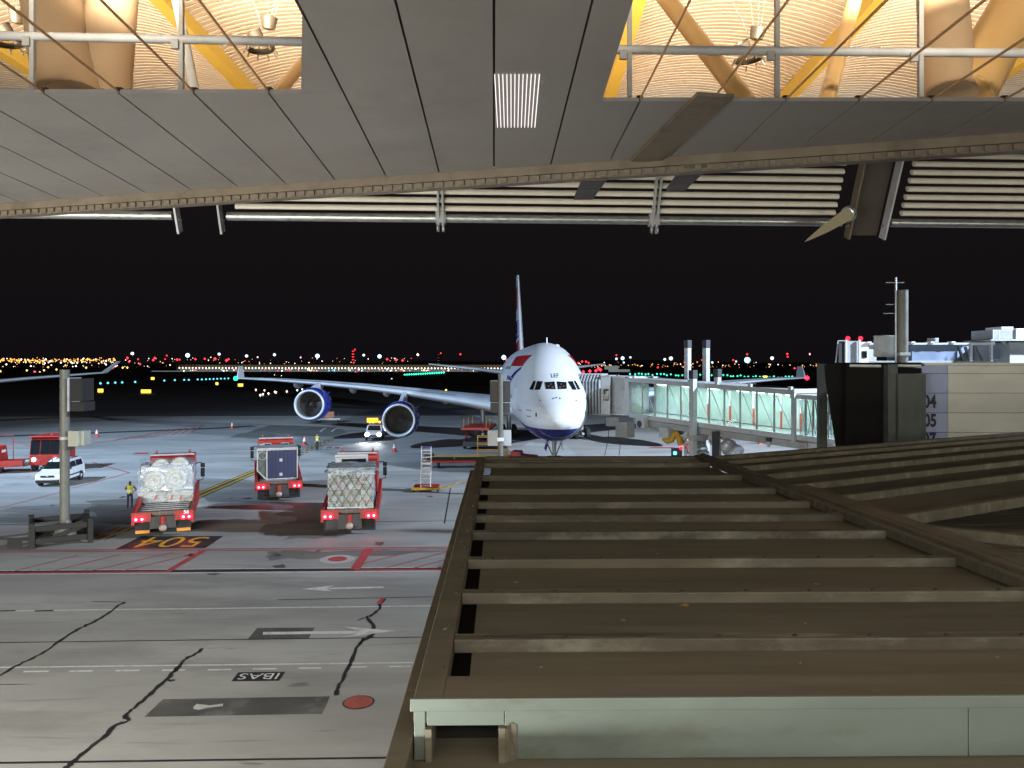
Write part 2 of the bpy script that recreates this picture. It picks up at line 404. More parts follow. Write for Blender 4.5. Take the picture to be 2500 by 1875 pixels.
# cracks sealed with tar
crack([ZB(*q) for q in ((610, 140), (560, 175), (510, 210), (440, 250), (385, 270), (300, 330), (215, 385), (130, 430), (70, 460), (0, 500), (-90, 545))], 0.11)
crack([ZB(*q) for q in ((990, 372), (950, 402), (905, 425), (870, 465), (820, 520), (770, 560), (720, 610), (660, 660), (610, 700), (630, 722), (560, 750), (520, 800), (440, 855), (360, 920), (320, 960))], 0.13)
crack([ZB(*q) for q in ((820, 522), (855, 528))], 0.12)
crack([ZB(*q) for q in ((1885, 125), (1865, 150), (1870, 170), (1830, 205), (1800, 215), (1830, 250), (1832, 300), (1790, 320), (1745, 370), (1720, 440), (1690, 500), (1660, 560), (1652, 600))], 0.12)
crack([ZB(*q) for q in ((1830, 205), (1755, 232))], 0.08)
crack([ZB(*q) for q in ((1832, 306), (1760, 345))], 0.10)
stripe('red_paint_mark', [ZB(1882, 124), ZB(1862, 142), ZB(1868, 152)], 0.16, m_lred, 4)
# yellow lead-in pair
for off in (-0.28, 0.28):
    P = [gp(233, 1318), gp(331, 1280), gp(500, 1203), gp(622, 1152), gp(722, 1112), gp(817, 1068)]
    for i in range(5):
        a, b = P[i], P[i + 1]; d = (b - a); n = Vector((-d.y, d.x, 0)).normalized() * off
        solid = i in (2, 1); k = 1 if solid else max(2, int(d.length / 2.0))
        for j in range(k):
            s0, s1 = (0, 1) if solid else (j / k, (j + .55) / k)
            p, q = a + d * s0 + n, a + d * s1 + n; w = Vector((-d.y, d.x, 0)).normalized() * 0.11
            for sc_, mt, lv in ((2.2, m_plate, 2), (1.0, m_lyel, 3)):
                flat('lead_in_line', [p - w * sc_, q - w * sc_, q + w * sc_, p + w * sc_], mt, lv)
stripe('yellow_line', [Z5(1820, 467), Z5(2212, 467), (700, 1177)], 0.2, m_lyel, 2)
stripe('yellow_line', [Z5(1820, 530), Z5(2212, 530), (700, 1193)], 0.2, m_lyel, 2)
stripe('yellow_line', [Z6(1560, 720), Z6(1900, 715), Z6(2300, 700)], 0.12, m_lyel, 2)
for x in (1040, 1142):
    stripe('white_guide_mark', [Z6(x, 200), Z6(x + 20, 180), Z6(x + 55, 163)], 0.28, m_lwhite, 2)
def plate2(pts, mats):
    flat('warning_plate', [gp(*p) for p in pts], mats, 2)
plate2([Z6(1060, 351), Z6(1222, 351), Z6(1245, 333), Z6(1092, 333)], m_lwhite)
flat('warning_panel', [gp(*Z6(*p)) for p in ((1080, 348), (1135, 348), (1160, 336), (1103, 336))], m_lred, 3)
flat('warning_panel', [gp(*Z6(*p)) for p in ((1150, 348), (1208, 348), (1228, 336), (1176, 336))], m_lred, 3)
plate2([Z5(1185, 216), Z5(1320, 216), Z5(1358, 205), Z5(1230, 203)], m_lred)
plate2([(1580, 1094), (1640, 1094), (1648, 1091.5), (1592, 1091.5)], m_lred)
# broad dark strips across the outer apron
stripe('dark_strip', [(-300, 1076), (0, 1064.8), (150, 1060), (500, 1046.7), (620, 1040)], 2.2, m_strip, 1)
stripe('dark_strip', [(-300, 1040), (0, 1026), (150, 1019), (300, 1015.5)], [3.5, 3.5, 2.5, 1.0], m_strip, 1)
# stepped shade around the trucks and stand, painted as darker concrete
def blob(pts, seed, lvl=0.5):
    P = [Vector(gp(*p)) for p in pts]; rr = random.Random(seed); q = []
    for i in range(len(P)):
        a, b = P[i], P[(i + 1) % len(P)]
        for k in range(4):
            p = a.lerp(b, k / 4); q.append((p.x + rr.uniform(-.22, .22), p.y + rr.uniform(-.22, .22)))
    flat('shade_patch', q, m_shade, lvl)
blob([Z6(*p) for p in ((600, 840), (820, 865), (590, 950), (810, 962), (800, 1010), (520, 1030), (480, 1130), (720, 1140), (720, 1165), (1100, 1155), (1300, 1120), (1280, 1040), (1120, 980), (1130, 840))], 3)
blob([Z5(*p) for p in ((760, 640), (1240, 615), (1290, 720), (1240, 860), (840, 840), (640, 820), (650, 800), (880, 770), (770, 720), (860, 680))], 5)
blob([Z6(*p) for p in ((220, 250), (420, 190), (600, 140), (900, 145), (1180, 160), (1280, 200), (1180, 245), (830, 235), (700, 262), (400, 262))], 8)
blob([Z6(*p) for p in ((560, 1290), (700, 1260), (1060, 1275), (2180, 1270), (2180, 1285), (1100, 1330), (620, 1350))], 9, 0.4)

m_oil = M('oil_stain', (.085, .08, .072), .5, var=.3, scale=3)
rr = random.Random(29)
for k in range(26):
    c = gp(rr.uniform(60, 1050), rr.uniform(1110, 1420)); r_ = rr.uniform(.07, .30); e_ = rr.uniform(0, 6)
    flat('oil_stain', [(c.x + r_ * (1 + .35 * sin(2 * q + e_) + .2 * sin(5 * q)) * cos(q), c.y + 1.3 * r_ * (1 + .3 * cos(3 * q + e_)) * sin(q)) for q in [2 * pi * j / 16 for j in range(16)]], m_oil, 0.7)
# rubber streaks
m_tyre = M('tyre_rubber_streak', (0.215, 0.21, 0.198), .7, var=.2, scale=1.0)
rr = random.Random(17)
for k in range(34):
    u = rr.uniform(-50, 950); v = rr.uniform(1160, 1840); L_ = rr.uniform(60, 260) ; sl = rr.uniform(-.05, .03)
    stripe('rubber_streak', [(u, v), (u + L_ * .5, v + sl * L_ * .5 + rr.uniform(-1, 1)), (u + L_, v + sl * L_)], [.01, rr.uniform(.03, .10), .01], m_tyre, 0.35)

# ================================================================== CANOPY SOFFIT OVERHEAD
m_soff = M('soffit_panel_grey', (0.245, 0.230, 0.218), 0.5, var=0.05, scale=0.8, dirt=(0.20, 0.19, 0.178), dirt_amt=0.40, dirt_scale=0.5)
m_bronze = M('bronze_trim', (0.155, 0.125, 0.088), 0.5, var=0.15, scale=2.5, dirt=(0.09, 0.07, 0.05), dirt_amt=0.4)
m_bronzed = M('bronze_dark', (0.055, 0.043, 0.032), .6, var=.15, scale=2)
m_gap = M('joint_dark', (0.02, 0.017, 0.013), 0.9)
canopy = thing('terminal_canopy', 'grey panelled soffit of the terminal canopy running across the top of the view', 'canopy')
SP = 0.993
sx = lambda k, d: -0.0238 * d + k * SP
sz = lambda d: H + 3.9 - 0.031 * d
edge_d = lambda X: 16.0 - (X + 10.8) * 0.2398
def d_at_edge(k):
    d = 13.0
    for _ in range(8): d = edge_d(sx(k, d))
    return d
def panel(q):
    """q: plan outline (X, d)"""
    n = len(q); lo = [(x, d, sz(d)) for x, d in q]; hi = [(x, d, sz(d) + .05) for x, d in q]
    m = MB(); m.add(lo + hi, [tuple(range(n)), tuple(range(n, 2 * n))] + [(i, (i + 1) % n, n + (i + 1) % n, n + i) for i in range(n)])
    m.build('soffit_panel', m_soff, canopy)
J = 0.014; DL, DR = 10.02, 10.30
for k in range(-18, 17):
    da, db = d_at_edge(k), d_at_edge(k + 1)
    d0 = DL if k <= -3 else DR if k >= 2 else 1.2
    if k == 1:
        panel([(sx(1, 1.2) + J, 1.2), (1.22, 1.2), (1.22, DR), (sx(2, DR) - J, DR), (sx(2, db) - J, db), (sx(1, da) + J, da)])
        continue
    panel([(sx(k, d0) + J, d0), (sx(k + 1, d0) - J, d0), (sx(k + 1, db) - J, db), (sx(k, da) + J, da)])
panel([(sx(-2, 7.9) - J, 7.9), (sx(-2, DL - .01) - J, DL - .01), (-.278 * DL, DL - .01)])
# backing above the joints, and seam bars across openings added for the reflected hall
for k in range(-18, 18):
    de = d_at_edge(k); d0 = DL if k <= -3 else DR if k >= 2 else 1.2
    MB().bar((sx(k, d0), d0, sz(d0) + .06), (sx(k, de), de, sz(de) + .06), 0.08, 0.04).build('joint_backing', m_gap, canopy)
for k in list(range(-8, -2)) + list(range(2, 9)):
    MB().bar((sx(k, 2.5), 2.5, sz(2.5) + .02), (sx(k, DL if k < 0 else DR), DL if k < 0 else DR, sz(DL) + .02), 0.014, 0.03).build('seam_bar', M('seam_bar_tan', (.34, .2, .1), .5), canopy)
# bronze gutter along the outer edge
XA, XB = -20.0, 16.0
ea = Vector((XA, edge_d(XA), sz(edge_d(XA)))); eb = Vector((XB, edge_d(XB), sz(edge_d(XB))))
dirv = (eb - ea).normalized(); nrm = Vector((0.2398, 1, 0)).normalized()
zoff = Vector((0, 0, 1))
MB().bar(ea + nrm * .14 - zoff * .06, eb + nrm * .14 - zoff * .06, 0.24, 0.17).build('edge_beam', m_bronze, canopy)
MB().bar(ea + nrm * .17 - zoff * .205, eb + nrm * .17 - zoff * .205, 0.22, 0.11).build('gutter', m_bronze, canopy)
tooth = MB().box((0, 0, 0), (0.10, 0.05, 0.085)).build('gutter_bracket', m_bronze, canopy)
Lg = (eb - ea).length; nt_ = 150; first = True
for i in range(nt_):
    p = ea + dirv * (Lg * (0.13 + 0.8 * i / nt_)) + nrm * .045 - zoff * .205
    o = tooth if first else inst(tooth, 'gutter_bracket'); first = False
    o.location = p; o.rotation_euler = (0, 0, atan2(dirv.y, dirv.x))
# bronze arms reaching out to the louvre screen
for a, b, w in (((1452, 436, 13.2), (1424, 484, 17.5), .42), ((1700, 405, 12.7), (1650, 462, 17.0), .42)):
    MB().bar(wp(*a), wp(*b), w, .07).build('support_arm', m_bronzed, canopy)
MB().bar((2.69, 10.0, sz(10.0) - .03), (2.27, 12.9, sz(12.9) - .03), .52, .05).build('cover_strip', m_bronze, canopy)
# reflected light grille, added as glowing slots on the soffit
m_slot = E('slot_reflection', (1.0, 0.93, 0.9), 1.5)
sl = thing('reflected_light_grille', 'reflected light grille built as thin parallel white slots on the grey soffit', 'ceiling light', (0, 9.4, sz(9.4) - .012))
slot0 = MB().box((0, .95, -.031 * .95), (.010, 1.9, .012), mat=Matrix.Rotation(-.031, 3, 'X')).build('reflected_slot', m_slot, sl)
for i in range(12):
    o = slot0 if i == 0 else inst(slot0, 'reflected_slot')
    o.location = (-.215 + i * .0505, 0, 0)

# ================================================================== LOUVRE SCREENS
m_blade = M('louvre_aluminium', (0.70, 0.655, 0.56), 0.5, 0.0, var=0.08, scale=2)
m_tube = M('galvanised_tube', (0.42, 0.44, 0.43), 0.35, 0.8, var=0.25, scale=9, stretch=(.5, 2, 2), bump=.15)
def louvre(label, x0, x1, brackets, plates, arms=()):
    """x along the screen, screen pivot 20 m out, turned 3 degrees."""
    t = thing('louvre_screen', label, 'louvre screen', (0, 20.2, 12.88), R(3.0), 'louvre screens under the canopy edge')
    MB().tube((x0, 0, 0), (x1, 0, 0), 0.115, 16).build('bottom_tube', m_tube, t, smooth=40)
    rings = []
    for xx in (x0 + .25, x1 - .25):
        rings.append([Vector((xx, .075 * cos(q) + .03 * sin(q), .079 * sin(q))) for q in [2 * pi * j / 14 for j in range(14)]])
    bl = MB().loft(rings).build('slat', m_blade, t, smooth=50)
    for i in range(10):
        o = bl if i == 0 else inst(bl, 'slat')
        z = .24 + i * .198; o.location = (0, -z * .5, z)
    for bx in brackets:
        mb = MB(); mb.bar((bx, .0, -.34), (bx, -.62, 1.0), .05, .16, up=(0, 1, 0)); mb.bar((bx + .12, .0, -.34), (bx + .12, -.62, 1.0), .05, .16, up=(0, 1, 0))
        mb.box((bx + .06, -.06, 0), (.26, .3, .3)); mb.build('bracket', m_grey, t)
        for hx in (-.02, .14): MB().path([(bx + hx, -.13, -.15), (bx + hx, -.17, -.30), (bx + hx, -.12, -.36), (bx + hx, -.06, -.30)], .025, 6).build('hook', m_steel, t, smooth=True)
    for px_, mt in plates:
        MB().bar((px_, .1, -.42), (px_, -1.05, 2.1), .05, .30, up=(0, 1, 0)).build('end_plate', mt, t)
        for j in (-1, 1): MB().tube((px_ - .05, .0 + j * .06, -.1), (px_ + .05, .0 + j * .06, -.1), .03, 8).build('bolt', m_steel, t)
    return t
louvre('long middle louvre screen between two end plates over the aircraft', -7.45, 9.0, (-1.95, 3.75), ((-7.6, m_grey), (9.2, m_bronze)))
louvre('louvre screen behind the bright end plate above the jet bridge', 10.35, 27.0, (16.0, 21.7), ((10.2, m_lgrey),))
louvre('louvre screen end with a white rounded end plate near the top left', -26, -8.85, (-14.3, -20), ((-8.7, m_lgrey),))
cp = thing('louvre_cover', 'dark brown cover plate filling the gap between two louvre screens', 'cover plate', (0, 20.35, 12.88), R(3.0))
MB().bar((9.72, .12, -.30), (9.72, -1.0, 2.2), .80, .03, up=(0, 1, 0)).build('plate', m_bronzed, cp)
# lamp reflection, added as a small glowing cone on the louvre tube
m_reflcone = E('reflection_cream', (1.0, 0.85, 0.48), 0.17)
fl = thing('spotlight', 'cream lamp reflection built as a pointed cone on the end of the louvre tube', 'spotlight', wp(2075, 520, 19.7))
a0 = Vector((0, 0, 0)); ax = wp(1965, 590, 18.9) - wp(2075, 520, 19.7)
MB().lathe([(-.02, .02), (0, .20), (.10, .20), (.12, .17)], a0, ax, 20).build('reflection_disc', m_steel, fl, smooth=40)
MB().lathe([(.12, .165), (ax.length * .55, .11), (ax.length * .9, .035), (ax.length, .004)], a0, ax, 20).build('reflection_cone', m_reflcone, fl, smooth=True)

# ================================================================== REFLECTED BAMBOO HALL, BUILT SOLID BEHIND ADDED OPENINGS
m_bamb = M('bamboo_slat', (0.68, 0.57, 0.44), 0.55, var=0.16, scale=1.2, stretch=(.3, 6, 1))
m_void = M('ceiling_void', (0.22, 0.15, 0.09), 0.9)
m_beam = M('beam_yellow', (0.74, 0.53, 0.09), 0.4, var=0.05)
m_strut = M('strut_orange', (0.64, 0.41, 0.17), 0.35, var=0.06, coat=.3)
m_col = M('column_tan', (0.36, 0.26, 0.165), 0.55, var=0.08)
hall = thing('reflected_hall', 'reflected hall roof of curved bamboo slats, built above openings in the soffit', 'hall roof')
PER = 5.8; PH = 3.0
def vault(X):
    t = ((X - PH) / PER) % 1.0
    return 18.0 + 0.62 * sin(pi * t) ** 0.8
b = MB(); xs = [-21 + i * 0.3 for i in range(141)]
d = 15.2
while d < 28.5:
    rings = []
    for X in xs:
        z = vault(X) + (d - 20) * -.03
        rings.append([(X, d - .075, z), (X, d + .075, z), (X, d + .075, z + .03), (X, d - .075, z + .03)])
    b.loft(rings, True, True); d += 0.205
b.build('bamboo_slats', m_bamb, hall, stuff=True)
MB().add([(-21, 13.9, 13.0), (21, 13.0, 12.9), (21, 25.6, 18.0), (-21, 25.6, 18.0), (-21, 13.9, 12.9), (21, 13.0, 12.8), (21, 25.9, 18.0), (-21, 25.9, 18.0)],
         [(0, 1, 2, 3), (4, 5, 6, 7), (0, 1, 5, 4), (2, 3, 7, 6)]).build('spill_screen', m_col, hall)  # unseen sheet added to stop hall light spilling onto the walkway roof
for sx_ in (-21, 21): MB().add([(sx_, 12, 12.9), (sx_, 26, 18.0), (sx_, 26, 19), (sx_, 12, 19)], [(0, 1, 2, 3)]).build('side_wall', m_col, hall)
m = MB(); rows = [[(X, dd, vault(X) + (dd - 20) * -.03 + .10) for X in xs] for dd in (12.5, 28.6)]
m.loft(rows, False, False); m.build('ceiling_backing', m_void, hall)
for k in range(-4, 3):
    X = PH + k * PER
    MB().bar((X, 14.5, 18.0 + .165 - .12), (X + .25, 28.5, 18.0 - .255 - .12), .34, .40).build('roof_beam', m_beam, hall)
def strut(p, q, r, mat, nm='roof_strut'):
    MB().tube(p, q, r, 20).build(nm, mat, hall, smooth=40)
strut(wp(1832, 262, 11.6), wp(1555, -95, 14.2), .150, m_strut)
strut(wp(2008, 280, 11.4), wp(2120, -120, 14.6), .125, m_strut)
strut(wp(482, 262, 12.2), wp(420, -60, 14.0), .085, m_lgrey)
strut(wp(660, 250, 12.0), wp(860, 10, 14.8), .095, m_strut)
strut(wp(2318, 250, 11.8), wp(2290, -140, 14.0), .40, m_col, 'hall_column')
strut(wp(2352, 245, 11.9), wp(2560, -130, 14.2), .42, m_strut)
strut(wp(178, 262, 12.4), wp(105, -120, 14.4), .52, m_col, 'hall_column')
strut(wp(250, 262, 12.8), wp(285, -120, 14.6), .43, m_col, 'hall_column')
# reflected guard rail, built at the edge of the added openings
def railing(label, u0, u1, v0, v1, posts):
    t = thing('guard_rail', label, 'guard rail', (0, 0, 0), 0, 'reflected guard rails beside the soffit openings')
    p, q = wp(u0, v0, 10.7), wp(u1, v1, 10.7)
    MB().tube(p, q, .062, 14).build('hand_rail', m_lgrey, t, smooth=40)
    for u in posts:
        a = wp(u, 238, 10.7); MB().box((a.x, a.y, (a.z + 15.4) / 2), (.062, .07, 15.4 - a.z)).build('rail_post', m_grey, t)
        f = (u - u0) / (u1 - u0); v = v0 + (v1 - v0) * f
        c = wp(u, v, 10.65); MB().box((c.x - .09, c.y, c.z - .07), (.10, .05, .13)).build('clamp', m_grey, t)
railing('reflected pale guard rail in the right soffit opening crossing three thin posts', 1490, 2640, 121, 131, (1537, 1897, 2247))
railing('reflected pale guard rail in the left soffit opening crossing two thin posts', -120, 800, 85, 103, (80, 443))
# cable hung clusters of lamps, reflected with the bamboo hall
m_can = M('lamp_can', (0.16, 0.14, 0.11), 0.4, 0.5)
m_warmlens = E('warm_lamp_lens', (1.0, 0.75, 0.45), 2.0)
def cluster(label, u, v, d=15.5):
    c = wp(u, v, d); t = thing('hanging_spotlight', label, 'spotlight', c, 0, 'reflected spotlight clusters under the bamboo ceiling')
    MB().lathe([(0, .02), (.03, .13), (.26, .17), (.27, .15)], (0, 0, -.1), (.15, -.25, .9), 14).build('lamp_can', m_can, t, smooth=40)
    MB().lathe([(0, .02), (.03, .13), (.2, .16), (.21, .14)], (-.2, .05, -.30), (-.3, -.25, .5), 14).build('lamp_can', m_can, t, smooth=40)
    mb = MB(); mb.lathe([(0, .26), (.05, .30), (.10, .2)], (-.15, 0, -.52), (-.1, -.1, 1), 18)
    for j in range(9):
        q = j * .7; mb.tube((-.15 + .28 * cos(q), .28 * sin(q), -.50), (-.15 + .34 * cos(q), .34 * sin(q), -.60), .018, 5)
    mb.build('ring_fitting', m_can, t, smooth=40)
    for dx, dz in ((-.62, 1.3), (-.1, 1.4), (.18, 1.4), (.35, 1.4)):
        MB().tube((dx * .25, 0, .05), (dx, .3, dz), .012, 5).build('cable', m_steel, t)
cluster('dark reflected lamp cluster on cables in the right soffit opening under the bamboo', 1845, 88)
cluster('dark reflected lamp cluster on cables beside the yellow beam in the left opening', 655, 62)
cluster('dark reflected lamp cluster on cables at the top left corner', 42, 48)

# ================================================================== WALKWAY ROOF IN FRONT OF THE WINDOW
def roofmat(n_, c, d_): return M(n_, c, 0.7, var=0.22, scale=.9, stretch=(.25, 2.5, 1), bump=.15, dirt=d_, dirt_amt=.5, dirt_scale=.8, spk=((.30, .28, .22), 9, .755))
m_roof = roofmat('roof_sheet_brown', (0.172, 0.146, 0.100), (0.12, 0.103, 0.075))
m_roofb = roofmat('roof_sheet_olive', (0.155, 0.135, 0.092), (0.105, 0.09, 0.062))
m_roofc = roofmat('roof_sheet_rust', (0.170, 0.136, 0.090), (0.12, 0.097, 0.066))
m_rib = M('roof_rib_brown', (0.150, 0.133, 0.095), 0.6, var=0.3, scale=2.2, stretch=(.4, 3, 1), dirt=(0.29, 0.28, 0.225), dirt_amt=.30, dirt_scale=2.4)
m_ribd = M('roof_rib_grimy', (0.11, 0.095, 0.07), 0.65, var=0.45, scale=3, stretch=(.4, 3, 1), dirt=(0.30, 0.29, 0.235), dirt_amt=.42, dirt_scale=2.2)
m_green = M('fascia_pale_green', (0.155, 0.186, 0.164), 0.55, var=0.10, scale=1.6, stretch=(.6, 1, 1.3), dirt=(0.112, 0.11, 0.083), dirt_amt=.30, dirt_scale=1.1, spk=((.09, .08, .055), 5, .74), bump=.08)
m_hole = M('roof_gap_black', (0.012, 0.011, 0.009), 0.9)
RZ = R(0.8); ZR = H - 2.2
wr = thing('walkway_roof', 'large dirty brown ribbed walkway roof in the right foreground with pale green front', 'roof', (0, 0, 0), RZ)
def wbox(name, x0, x1, y0, y1, z0, z1, mat, bev=.006):
    MB().box(((x0 + x1) / 2, (y0 + y1) / 2, (z0 + z1) / 2), (x1 - x0, y1 - y0, z1 - z0)).build(name, mat, wr, bevel=bev)
XV0, XV1 = 5.45, 4.67           # valley line, near / far
xv = lambda y: XV0 + (XV1 - XV0) * (y - 5.0) / 13.0
ribs = [6.06, 7.29, 8.55, 9.95, 11.05, 12.1, 13.4, 15.0, 16.9]
YF, YE = 5.0, 18.1
wbox('edge_beam', -.58, -.385, YF, YE, ZR - .16, ZR, m_roof)
wbox('side_gutter', -.72, -.583, 2.2, 17.6, ZR - .30, ZR - .25, m_roof)
wbox('side_wall', -.60, -.585, 3.0, 17.6, ZR - .9, ZR - .25, m_roof)
wbox('front_beam', -.384, 6.2, YF, YF + .36, ZR - .12, ZR, m_roof)
wbox('front_cap', -.60, 6.2, YF - .03, YF - .002, ZR - .075, ZR + .008, m_green)
prev = YF + .36
for i, y in enumerate(ribs + [YE - .25]):
    # deck sheet between ribs, starts right of the dark slot
    q = [(-.235, prev), (xv(prev) - .02, prev), (xv(y) - .02, y), (-.235, y)]
    mb = MB(); n = 4; lo = [(a, c, ZR - .16) for a, c in q]; hi = [(a, c, ZR - .115 + .012 * (j > 1)) for j, (a, c) in enumerate(q)]
    mb.add(lo + hi, [(0, 1, 2, 3), (4, 5, 6, 7)] + [(k, (k + 1) % 4, 4 + (k + 1) % 4, 4 + k) for k in range(4)])
    mb.build('deck_sheet', (m_roof, m_roofb, m_roofc, m_roofb)[i % 4], wr)
    if y in ribs:
        mb = MB(); x1 = xv(y) - .06; hgt = .0
        mb.box(((-.384 + x1) / 2, y + .075, ZR - .055), (x1 + .384, .15, .11))
        mb.box(((-.30 + x1) / 2, y + .165, ZR - .105), (x1 + .30, .05, .05))
        mb.build('rib', m_ribd if i in (0, 4, 3) else m_rib, wr, bevel=.012)
    prev = y + .19 if y in ribs else y
# far rim
wbox('far_rim', -.40, 4.66, YE - .22, YE, ZR - .14, ZR + .012, m_rib)
wbox('far_rail', -.2, 4.6, YE - .62, YE - .5, ZR - .1, ZR - .02, m_rib)
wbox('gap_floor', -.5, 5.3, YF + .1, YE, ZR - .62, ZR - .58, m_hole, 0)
# front face with its opening
FZ0, FZ1 = ZR - .40, ZR - .078
wbox('front_panel', -.575, -.50, YF - .012, YF + .03, FZ0, FZ1, m_green)
wbox('front_panel', -.49, .02, YF - .014, YF + .03, ZR - .175, FZ1, m_green)
wbox('front_panel', .022, 3.1, YF - .012, YF + .03, FZ0, FZ1, m_green)
wbox('front_panel', 3.106, 6.2, YF - .012, YF + .03, FZ0, FZ1, m_green)
wbox('opening_jamb', -.50, -.455, YF - .035, YF + .3, FZ0 - .05, ZR - .19, m_rib)
wbox('opening_jamb', -.02, .03, YF - .05, YF + .3, FZ0 - .02, ZR - .178, m_rib)
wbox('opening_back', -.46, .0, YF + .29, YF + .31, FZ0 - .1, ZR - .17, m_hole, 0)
mb = MB(); mb.add([(.03, YF - .05, FZ0), (.10, YF - .02, FZ0), (.10, YF - .02, ZR - .17), (.06, YF - .02, ZR - .15), (.03, YF - .05, ZR - .178)], [(0, 1, 2, 3, 4)])
mb.build('rubber_flap', m_rib, wr)
wbox('front_ledge', -.71, 6.6, 3.0, YF + .4, FZ0 - .06, FZ0 - .005, m_roof)
# valley beam and the second roof, turned away to the right
def vbar(name, dx0, dx1, zo, w, h, mat, y0=4.2, y1=18.05):
    MB().bar((xv(y0) + dx0, y0, ZR + zo), (xv(y1) + dx1, y1, ZR + zo), w, h).build(name, mat, wr, bevel=.008)
vbar('valley_beam', .0, .0, -.02, .12, .12, m_rib)
vbar('valley_beam', .17, .12, .01, .13, .14, m_roof)
vbar('valley_plate', .42, .30, .06, .30, .05, m_roof, 4.2, 13.2)
A2 = R(28.0); W2 = MB
def off2(y, x, z):                     # point of the second roof: start on the valley at depth y, go x metres along its ribs
    return Vector((xv(y) + .25 + x * cos(A2), y + x * sin(A2), ZR + z))
for y, mat, hh in ((17.75, m_rib, .14), (17.1, m_roof, .10), (16.1, m_rib, .12), (14.9, m_rib, .12), (13.6, m_rib, .12), (12.3, m_rib, .13), (10.6, m_rib, .16)):
    MB().bar(off2(y, 0, -.03), off2(y, 16, -.03), .14, hh).build('turned_rib', mat, wr, bevel=.01)
ys2 = [17.9, 17.2, 16.2, 15.0, 13.7, 12.4, 10.7]
for a, c in zip(ys2, ys2[1:]):
    if a == 12.4: c = 10.9
    MB().quad(off2(c + .1, 0, -.08), off2(c + .1, 16, -.08), off2(a - .02, 16, -.09), off2(a - .02, 0, -.09)).build('turned_sheet', m_roofb if c > 11 else m_rib, wr)
MB().bar(off2(10.2, .2, -.05), Vector((9.0, 8.2, ZR - .05)), .16, .14).build('corner_beam', m_rib, wr, bevel=.01)
for i, (ya, yb) in enumerate(((9.9, 9.0), (8.9, 8.0), (7.9, 7.0), (6.9, 6.0), (5.9, 4.6))):
    MB().quad((xv(yb) + .3, yb, ZR - .12), (11, yb - 2.6, ZR - .22), (11, ya - 2.6, ZR - .22), (xv(ya) + .3, ya, ZR - .12)).build('turned_sheet', m_roof if i % 2 else m_ribd, wr)
MB().quad((4.9, 3, ZR - .6), (14, 3, ZR - .6), (14, 22, ZR - .6), (4.4, 18, ZR - .6)).build('gap_floor', m_ribd, wr)
# fixings and droppings on the near roof
m_bolt = M('bolt_dull', (.10, .09, .07), .5, .5)
bolt = None
def put(src, nm, mk, loc, sc=1.0, rz=0):
    o = mk() if src is None else inst(src, nm)
    o.location = loc; o.scale = (sc, sc, 1); o.rotation_euler = (0, 0, rz); return src or o
for y in ribs[:6]:
    x = -.1
    while x < xv(y) - .2:
        bolt = put(bolt, 'bolt', lambda: MB().lathe([(0, .020), (.010, .020), (.016, .012), (.016, .001)], (0, 0, 0), (0, 0, 1), 8).build('bolt', m_bolt, wr), (x, y + .05, ZR)); x += .62
for k in range(14): bolt = put(bolt, 'bolt', None, (-.43, YF + .5 + k * .9, ZR))
m_drop = M('dropping_white', (.42, .42, .38), .8); rr = random.Random(4); drop = None
def splat():
    return MB().add([(.035 * cos(q) * (1 + .4 * sin(3 * q + 1)), .028 * sin(q) * (1 + .5 * cos(2 * q)), 0) for q in [2 * pi * j / 14 for j in range(14)]], [tuple(range(14))]).build('bird_dropping', m_drop, wr)
for x, y, s_ in ((-.47, 6.3, .8), (.3, 5.75, .5), (1.1, 6.8, .7), (2.3, 5.8, .4), (.15, 8.0, .9), (1.9, 9.2, .6), (3.3, 7.9, .8), (2.7, 6.7, .5), (-.5, 9.4, .7), (.8, 10.4, .8), (3.9, 5.9, .45), (-.05, 5.55, .5)):
    onb = x < -.39
    drop = put(drop, 'bird_dropping', splat, (x, y, ZR + .003 if onb else ZR - .098), s_, rr.uniform(0, 6))
# yellow leaf caught on a rib
m_leaf = M('dry_leaf', (0.42, 0.24, 0.03), .7)
lf = MB().add([(0, 0, 0), (.05, .02, .012), (.09, -.01, .004), (.06, -.04, .0), (.02, -.05, .01), (-.02, -.02, .0)], [(0, 1, 2, 3), (0, 3, 4, 5)]).build('fallen_leaf', m_leaf, loc=wp(1660, 1478, 6.95))
tag(lf, 'small curled yellow leaf lying against a roof rib', 'leaf')

# ================================================================== FOUR ENGINED DOUBLE DECK AIRLINER
m_body = M('airliner_white', (0.70, 0.72, 0.74), 0.34, var=0.01, coat=.15)
m_navy = M('airliner_navy', (0.020, 0.024, 0.17), 0.25, var=0.06, coat=.6)
m_eblue = M('engine_blue', (0.022, 0.032, 0.30), 0.28, var=0.08, coat=.5)
m_wing = M('wing_grey', (0.52, 0.55, 0.58), 0.4, var=0.07, scale=.6, stretch=(1, .3, 1))
m_lip = M('polished_lip', (0.62, 0.65, 0.70), 0.42, 0.35, var=0.04)
m_fan = M('fan_dark', (0.10, 0.095, 0.09), 0.45, 0.4, var=0.3)
m_bred = M('ribbon_red', (0.55, 0.025, 0.04), 0.3, var=0.03, coat=.4)
m_bblue = M('ribbon_blue', (0.022, 0.035, 0.26), 0.3, var=0.03, coat=.4)
m_ink = M('lettering_ink', (0.02, 0.022, 0.04), 0.5)
m_gear = M('landing_gear_metal', (0.35, 0.36, 0.37), 0.45, 0.5, var=.2, scale=5)
plane = thing('airliner', 'big white double deck airliner with navy belly facing the camera', 'aircraft', (3.80, 59.6, 0), R(2.4))
